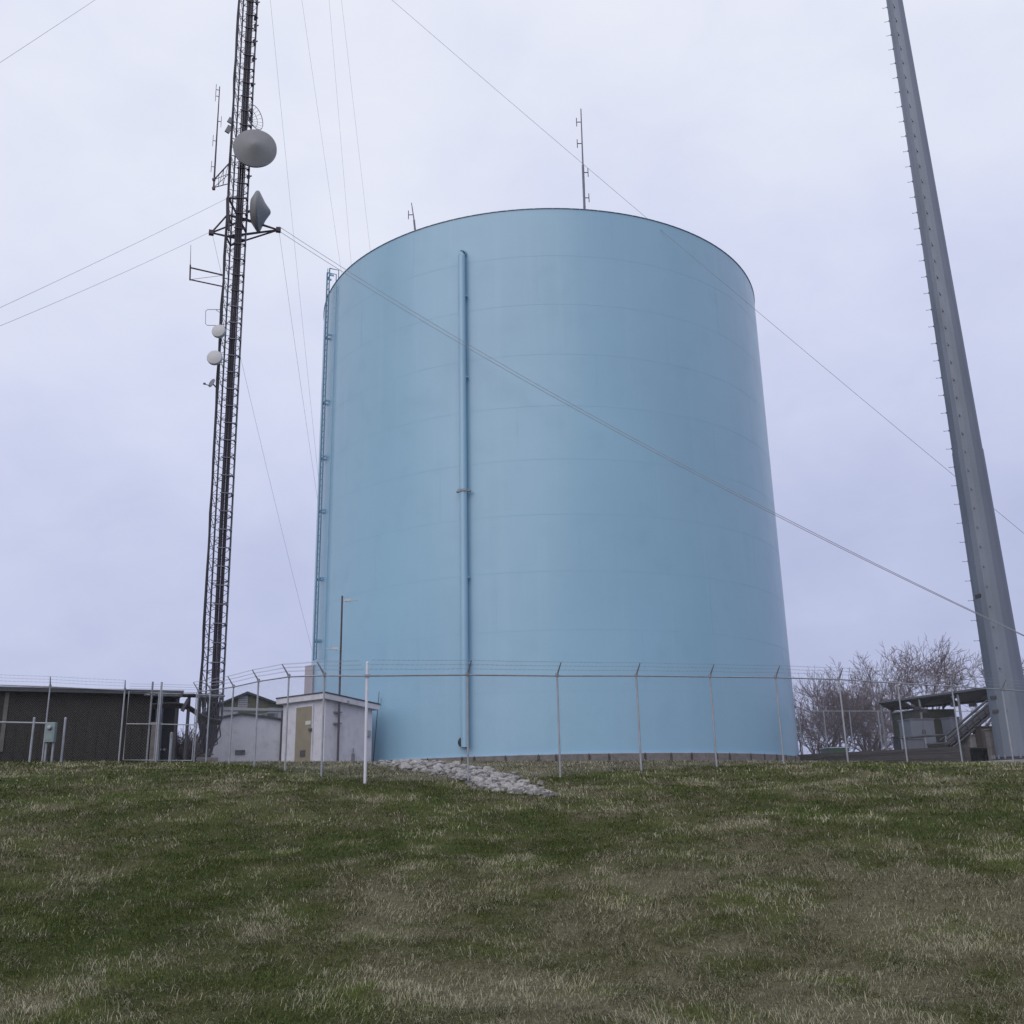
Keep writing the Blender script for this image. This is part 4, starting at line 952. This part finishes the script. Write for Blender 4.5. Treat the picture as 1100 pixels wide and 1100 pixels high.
# ------------------------------------------------------------------ right side: retaining wall, equipment under the canopy
rw_ = [(848, 811.2, 47.5), (905, 808.3, 45.6), (953, 805.6, 44.2), (1000, 803.4, 43), (1034, 801.8, 42.2)]
tops = [at(*q) for q in rw_]; zt_ = sum(p.z for p in tops) / len(tops)
wall = thing('retaining_wall', 'low dark timber retaining wall right of the tank', 'wall', (tops[2].x, tops[2].y, 1.2))
mb = MB()
for p, q in zip(tops[:-1], tops[1:]):
    d = Vector((q.x - p.x, q.y - p.y, 0)).normalized(); nb = Vector((-d.y, d.x, 0)) * .22
    mb.hexa([(p.x, p.y, .6), (q.x, q.y, .6), (q.x + nb.x, q.y + nb.y, .6), (p.x + nb.x, p.y + nb.y, .6), (p.x, p.y, p.z), (q.x, q.y, q.z), (q.x + nb.x, q.y + nb.y, q.z), (p.x + nb.x, p.y + nb.y, p.z)])
p = tops[-1]; q = at(1040, 800, 46); d = Vector((q.x - p.x, q.y - p.y, 0)).normalized()
mb.box(((p.x + q.x) / 2 + .13, (p.y + q.y) / 2, (p.z + .6) / 2 - .004), ((q.xy - p.xy).length, .22, p.z - .6), math.atan2(d.y, d.x))
mb.build('wall_face', 'timber', wall)
mb = MB()
for k in (1, 2, 3):
    for p, q in zip(tops[:-1], tops[1:]): mb.tube([(p.x, p.y - .005, p.z - .2 * k), (q.x, q.y - .005, q.z - .2 * k)], .013, 4)
mb.build('timber_joints', 'roofdk', wall)
pad = MB(); q = [tops[0], tops[-1], at(1200, 800, 44), at(1240, 800, 62), at(880, 800, 62)]
pad.v += [(p.x, p.y, min(t_.z for t_ in tops) - .08) for p in q]; 
pad.f.append(tuple(range(5))); po = pad.build('gravel_pad', mat('gravel', (.17, .155, .15), .95, 0, .35, 8, .6, 40)); po['kind'] = 'structure'
# canopy
N1, N2, F2_, F1 = at(1066, 739.5, 46.2), at(946, 755.5, 52), at(957, 760, 55), at(1075, 752, 51)
zc_ = (N1.z + N2.z) / 2
for p in (N1, N2, F2_, F1): pass
F1.z, F2_.z = N1.z - .05, N2.z - .05
can = thing('ice_bridge_canopy', 'dark flat slatted steel canopy over the equipment left of the monopole', 'canopy', (N2.x, N2.y, 1.4))
mb = MB()
for a_, b_ in ((N1, N2), (N2, F2_), (F2_, F1), (F1, N1)):
    d = (b_ - a_).normalized(); mb.tube([a_, b_], .10, 4)
mb.build('frame', 'roofdk', can)
mb = MB()
for k in range(1, 26):
    if k in (9, 20): continue
    f = k / 26; a_, b_ = N1.lerp(N2, f), F1.lerp(F2_, f); w_ = (N2 - N1).normalized() * (.125 + .03 * ((k * 7) % 3)); th = Vector((0, 0, .05))
    mb.hexa([a_ - w_, a_ + w_, b_ + w_, b_ - w_, a_ - w_ + th, a_ + w_ + th, b_ + w_ + th, b_ - w_ + th])
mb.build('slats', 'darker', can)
for p in (N2, F2_, N1.lerp(N2, .28), F1.lerp(F2_, .5), N1.lerp(N2, .62)):
    mb = MB(); mb.tube([(p.x, p.y, 1.2), (p.x, p.y, p.z)], .055, 8); mb.build('leg', 'galv_dark', can)
mb = MB()
for f0, f1_ in ((0, .25), (.25, .5), (.5, .75), (.75, 1)): mb.tube([N1.lerp(N2, f0), F1.lerp(F2_, f1_) - Vector((0, 0, .18))], .04, 5)
mb.build('bracing', 'roofdk', can)
# hanging kit beneath canopy
mb = MB()
for px, py in ((985, 761), (992, 763), (1025, 757), (1045, 757)):
    p = at(px, py, 48); mb.box(p, (.25, .2, .16), .3)
mb.build('hanging_fittings', 'roofdk', can)
# inclined cable tray
t0, t1 = at(1069, 757, 46.3), at(1018, 801, 45.2)
tr = thing('inclined_cable_tray', 'steep dark cable tray running down from the monopole to the cabinets', 'cable tray', t1)
d = (t1 - t0); ln = d.length; dn = d.normalized(); sd_ = dn.cross(Vector((0, 0, 1))).normalized(); upv = sd_.cross(dn)
mb = MB()
for s_ in (-.28, .28):
    for u_ in (-.12, .26): mb.tube([t0 + sd_ * s_ + upv * u_, t1 + sd_ * s_ + upv * u_], .05, 4)
k = 0.
while k < ln: q = t0 + dn * k; mb.tube([q - sd_ * .28 - upv * .12, q + sd_ * .28 - upv * .12], .03, 4); mb.tube([q - sd_ * .28 - upv * .12, q - sd_ * .28 + upv * .26], .03, 4); k += .35
mb.build('tray', 'roofdk', tr)
mb = MB()
for j in range(8): mb.tube([t0 + sd_ * (-.22 + .06 * j) + upv * (.0 + .05 * (j % 2)), t1 + sd_ * (-.22 + .06 * j) + upv * (.0 + .05 * (j % 2))], .04, 6)
mb.build('cables', 'cable', tr)
for f in (.35, .9): q = t0.lerp(t1, f); mb = MB(); mb.tube([(q.x, q.y, 1.2), tuple(q)], .06, 6); mb.build('support', 'roofdk', tr)
mb = MB(); mb.hexa([t0 - sd_ * .26 - upv * .17, t0 + sd_ * .26 - upv * .17, t1 + sd_ * .26 - upv * .17, t1 - sd_ * .26 - upv * .17, t0 - sd_ * .26 - upv * .14, t0 + sd_ * .26 - upv * .14, t1 + sd_ * .26 - upv * .14, t1 - sd_ * .26 - upv * .14]); mb.build('tray_floor', 'roofdk', tr)
def cabinet(name, label, cat, px0, px1, py0, py1, r, m, dep=.8, rz=.15, door=True, group=None, top=None):
    a, b = at(px0, py1, r), at(px1, py1, r); c = (a + b) / 2; w_ = (b - a).length; zt_ = at((px0 + px1) / 2, py0, r).z; zb_ = c.z
    o = thing(name, label, cat, c, group)
    c = c + Vector((c.x, c.y, 0)).normalized() * dep / 2
    mb = MB(); mb.box((c.x, c.y, (zt_ + zb_) / 2), (w_, dep, zt_ - zb_), rz); mb.build('body', m, o, bevel=.02)
    mb = MB(); mb.box((c.x, c.y, zt_ + .022), (w_ + .08, dep + .08, .04), rz); mb.build('lid', top or m, o)
    R = Matrix.Rotation(rz, 3, 'Z')
    if door:
        for s_ in (-.25, .25):
            mb = MB(); mb.box(Vector((c.x, c.y, (zt_ + zb_) / 2)) + R @ Vector((s_ * w_, -dep / 2 - .012, 0)), (w_ * .46, .02, (zt_ - zb_) * .9), rz); dr_ = mb.build('door', m, o, bevel=.005)
            mb = MB(); mb.box(Vector((c.x, c.y, (zt_ + zb_) / 2)) + R @ Vector((s_ * w_ * .2, -dep / 2 - .035, 0)), (.03, .03, .18), rz); mb.build('handle', 'roofdk', dr_)
    return o
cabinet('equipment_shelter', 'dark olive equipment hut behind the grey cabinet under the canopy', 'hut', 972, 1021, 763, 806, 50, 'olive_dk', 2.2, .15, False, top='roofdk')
cabinet('equipment_cabinet', 'large pale grey equipment cabinet under the left end of the canopy', 'cabinet', 972, 1002.5, 773, 800, 47, 'cabinet', .9, .2)
cabinet('equipment_plinth_box', 'low grey box directly below the large pale grey cabinet', 'box', 971, 992, 794, 805, 46.0, 'cabinet', .5, .2, False)
cabinet('battery_box', 'small dark box left of the large grey cabinet', 'box', 963, 970, 792, 805, 46.3, 'darker', .5, .1, False)
cabinet('pale_cabinet', 'narrow pale grey cabinet behind the inclined cable tray', 'cabinet', 1019, 1031, 771, 802, 48.5, 'cabinet', .7, .2)
cabinet('concrete_block', 'pale concrete block beneath the inclined cable tray', 'block', 1036, 1053, 790, 804, 45.5, 'conc', .6, .3, False)
cabinet('brown_crate', 'rusty brown crate below the cable tray beside the monopole', 'crate', 1053, 1069, 781, 818, 45.2, 'rust', .7, .1, False)
cabinet('wooden_crate', 'dark box on the ground right of the retaining wall end', 'box', 1040, 1052, 804, 819, 44.2, 'timber', .6, .1, False)
cabinet('grey_pedestal', 'tall grey pedestal box against the left side of the monopole', 'pedestal', 1064, 1071, 784, 817, 41.6, 'conc_b', .3, .1, False)
# platform rail
o = thing('platform_rail', 'dark horizontal rail in front of the grey cabinet under the canopy', 'railing', at(990, 800, 45.5))
mb = MB()
for (x0_, y0_, x1_, y1_) in ((966, 793, 1018, 789), (995, 800, 1022, 797.5)): mb.tube([at(x0_, y0_, 45.4), at(x1_, y1_, 45.4)], .05, 6)
mb.build('rail', 'roofdk', o)
for px in (968, 994, 1016): p = at(px, 792, 45.4); mb = MB(); mb.tube([(p.x, p.y, 1.2), (p.x, p.y, at(px, 790 if px > 1000 else 791.5, 45.4).z)], .04, 6); mb.build('upright', 'galv_dark', o)
o = cabinet('waste_container', 'low green waste container with pale lid beyond the retaining wall', 'waste container', 886, 908, 803.5, 812, 54, 'dump', 1.2, .1, False, top='dish_w')

# ------------------------------------------------------------------ bare trees and brush
def bare_tree(name, label, cat, base, H, spread, seed, stems=1, trunk_r=.14, depth=5, group=None, dens=3, tw_r=.011):
    rnd = random.Random(seed); o = thing(name, label, cat, base, group); tr_, cr_ = MB(), MB(); cnt = [0]
    def grow(p, d, ln, r, lev):
        n = 4 if lev < 2 else 3; pts = [p]; rad = [r]; dd = d.copy(); q = p.copy()
        for i in range(n):
            dd = (dd + Vector((rnd.gauss(0, .17), rnd.gauss(0, .17), rnd.gauss(.02, .12)))).normalized(); q = q + dd * ln / n; pts.append(q.copy()); rad.append(max(tw_r * .55, r * (1 - .42 * (i + 1) / n)))
        (tr_ if lev == 0 else cr_).tube(pts, rad, 6 if lev < 2 else 3, cap=False); cnt[0] += 1
        if lev >= depth: return
        kids = dens + (1 if lev in (1, 2) else 0)
        for k in range(kids):
            f = rnd.uniform(.35, 1.) if k else 1.; i = min(n - 1, int(f * n)); s = pts[i].lerp(pts[i + 1], f * n - i) if f < 1 else pts[-1]
            a = rnd.uniform(0, 2 * math.pi); ax_ = dd.orthogonal().normalized(); ax_.rotate(Matrix.Rotation(a, 3, dd)); sp_ = rnd.uniform(.35, .95) * spread if k else .22
            nd = (dd + ax_ * math.tan(min(1.2, sp_)) + Vector((0, 0, .05))).normalized()
            grow(s, nd, ln * rnd.uniform(.58, .82), max(tw_r * .8, rad[min(i + 1, n)] * rnd.uniform(.55, .75)), lev + 1)
    for s_ in range(stems):
        a = rnd.uniform(0, 6.28); k = 0 if stems == 1 else rnd.uniform(.1, .5)
        d = Vector((math.cos(a) * k, math.sin(a) * k, 1)).normalized(); grow(Vector(base) + Vector((math.cos(a) * k * .6, math.sin(a) * k * .6, -.2)), d, H * (.26 if stems == 1 else .27), trunk_r * rnd.uniform(.7, 1.), 0)
    t_ = tr_; allv = np.array(t_.v + cr_.v); top = np.percentile(allv[:, 2], 98.5); s = H / (top - base[2])
    for mbx in (tr_, cr_): mbx.v = [(base[0] + (v[0] - base[0]) * s, base[1] + (v[1] - base[1]) * s, base[2] + (v[2] - base[2]) * s) for v in mbx.v]
    tr_.build('trunk', 'bark', o); cr_.build('crown', 'twig', o); return o
def tree_at(px, top_py, r, **k):
    p = at(px, 800, r); b_ = Vector((p.x, p.y, 1.35)); H = at(px, top_py, r).z - b_.z; bare_tree(base=b_, H=H, **k)
tg = 'bare trees beyond the right side of the fence'
tree_at(968, 696, 78, name='bare_tree', label='bare tree with a dark leaning trunk behind the left end of the canopy', cat='tree', spread=.95, seed=4, trunk_r=.2, depth=6, group=tg)
tree_at(1004, 693, 80, name='bare_tree', label='tallest broad bare tree rising above the middle of the canopy', cat='tree', spread=.95, seed=9, trunk_r=.2, depth=6, group=tg)
tree_at(1046, 703, 84, name='bare_tree', label='bare tree just left of the monopole', cat='tree', spread=.9, seed=15, trunk_r=.16, depth=6, group=tg)
tree_at(931, 704, 82, name='bare_tree', label='slender bare tree left of the dark leaning trunk', cat='tree', spread=.9, seed=21, trunk_r=.14, depth=6, group=tg)
sg_ = 'leafless shrubs right of the tank'
for px, ty, sd2, lab in ((871, 752, 31, 'leafless shrub closest to the right edge of the tank'), (890, 733, 32, 'tall leafless shrub above the green waste container'), (910, 733, 33, 'leafless shrub behind the fence post right of the waste container'), (930, 738, 34, 'dense leafless shrub between waste container and leaning tree'), (950, 752, 35, 'low dense leafless shrub left of the dark box under the canopy')):
    tree_at(px, ty, 66 + (sd2 % 3) * 2, name='leafless_shrub', label=lab, cat='shrub', spread=.8, seed=sd2, stems=6, trunk_r=.06, depth=4, group=sg_, dens=3, tw_r=.010)
for px, ty, r, sd2, lab in ((196, 786, 47, 41, 'leafless brush left of the lattice tower base'), (210, 792, 48, 42, 'small leafless brush directly behind the lattice tower base')):
    tree_at(px, ty, r, name='leafless_shrub', label=lab, cat='shrub', spread=.85, seed=sd2, stems=8, trunk_r=.04, depth=4, group='leafless brush near the tower', dens=3, tw_r=.009)

# ------------------------------------------------------------------ riprap stones
stone_m = mat('limestone', (.33, .32, .315), .9, 0, .45, 2.2, .6, 20, dirt=(.10, .095, .085), dirt_amt=.85)
vars_ = []
for k in range(12):
    rnd = random.Random(100 + k); mb = MB(); n1_, n2_ = 7, 5; idx = []
    import bmesh
    bm = bmesh.new(); bmesh.ops.create_icosphere(bm, subdivisions=2, radius=.5)
    planes = [(Vector((rnd.gauss(0, 1), rnd.gauss(0, 1), rnd.gauss(0, 1))).normalized(), rnd.uniform(.26, .42)) for _ in range(9)]
    for v in bm.verts:
        for n_, dd in planes:
            q = v.co.dot(n_) - dd
            if q > 0: v.co -= n_ * q * .95
        v.co *= rnd.uniform(.97, 1.03)
        v.co.x *= 1.15; v.co.z *= .75
    me = bpy.data.meshes.new('stone'); bm.to_mesh(me); bm.free(); me.materials.append(stone_m); vars_.append(me)
path = [((422, 820.5), .75), ((455, 822.5), .85), ((494, 830.5), .8), ((522, 840), .62), ((547, 848), .45), ((570, 852.5), .32), ((592, 856.5), .12)]
pp = [(hit(*q)[0], w_) for q, w_ in path]
print('stone path', [(round(p.x, 1), round(p.y, 1), round(p.z, 2)) for p, _ in pp])
cum = [0]
for (a, _), (b, _) in zip(pp[:-1], pp[1:]): cum.append(cum[-1] + (b.xy - a.xy).length)
src = None; placed = []
rnd = random.Random(5); tries = 0
while len(placed) < 285 and tries < 6000:
    tries += 1; u = (rnd.random() ** .8) * cum[-1]; i = max(j for j in range(len(cum) - 1) if cum[j] <= u); f = (u - cum[i]) / (cum[i + 1] - cum[i] + 1e-6)
    c = pp[i][0].lerp(pp[i + 1][0], f); w_ = pp[i][1] * (1 - f) + pp[i + 1][1] * f; d = (pp[i + 1][0] - pp[i][0]); d.z = 0; d.normalize(); nn_ = Vector((-d.y, d.x, 0))
    off_ = max(-1.25, min(1.25, rnd.gauss(0, .52))) * w_; s = rnd.choice((.11, .14, .17, .2, .24, .29)) * rnd.uniform(.85, 1.2)
    p = c + nn_ * off_; lay = max(0, 1 - abs(off_ / w_)) * .08
    if any((p.xy - q_.xy).length < (s + s2) * .42 for q_, s2 in placed): continue
    p.z = g(p.x, p.y) + s * .12 + lay * rnd.random(); placed.append((p, s))
    zone = 'nearest the lower tip of the stone drain' if u > cum[-1] * .8 else ('in the wide upper end of the drain by the tank' if u < cum[-1] * .35 else 'in the middle of the stone drain under the fence')
    o = bpy.data.objects.new('riprap_stone', vars_[rnd.randrange(12)]) if src is None else src.copy()
    if src is not None: o.data = vars_[rnd.randrange(12)]
    src = o; C.objects.link(o); o.location = p; o.scale = (s * rnd.uniform(.8, 1.3), s * rnd.uniform(.8, 1.2), s * rnd.uniform(.7, 1.1)); o.rotation_euler = (rnd.uniform(-.5, .5), rnd.uniform(-.5, .5), rnd.uniform(0, 6.3))
    tag(o, 'pale angular limestone lump ' + zone, 'stone', 'riprap stones in the drain, ' + ('lower tip' if 'tip' in zone else 'upper end' if 'upper' in zone else 'middle'))
mb = MB()
for k in range(1100):
    u = rnd.random() * cum[-1]; i = max(j for j in range(len(cum) - 1) if cum[j] <= u); f = (u - cum[i]) / (cum[i + 1] - cum[i] + 1e-6)
    c = pp[i][0].lerp(pp[i + 1][0], f); w_ = (pp[i][1] * (1 - f) + pp[i + 1][1] * f) * 1.15; d = (pp[i + 1][0] - pp[i][0]); d.z = 0; d.normalize(); nn_ = Vector((-d.y, d.x, 0))
    p = c + nn_ * rnd.gauss(0, .5) * w_; s = rnd.uniform(.05, .13); p.z = g(p.x, p.y) + s * rnd.uniform(.1, .45)
    mb.box(p, (s, s * .8, s * .6), rot=Matrix.Rotation(rnd.uniform(0, 3), 3, 'Z') @ Matrix.Rotation(rnd.uniform(-.6, .6), 3, 'X'))
o = mb.build('stone_chips', mat('chip_stone', (.20, .19, .18), .95, 0, .5, 4)); tag(o, 'small pale stone chips filling the gaps of the drain', 'stone chips', kind='stuff')
blades()
for o in bpy.data.objects:
    if '_w' in o: del o['_w']
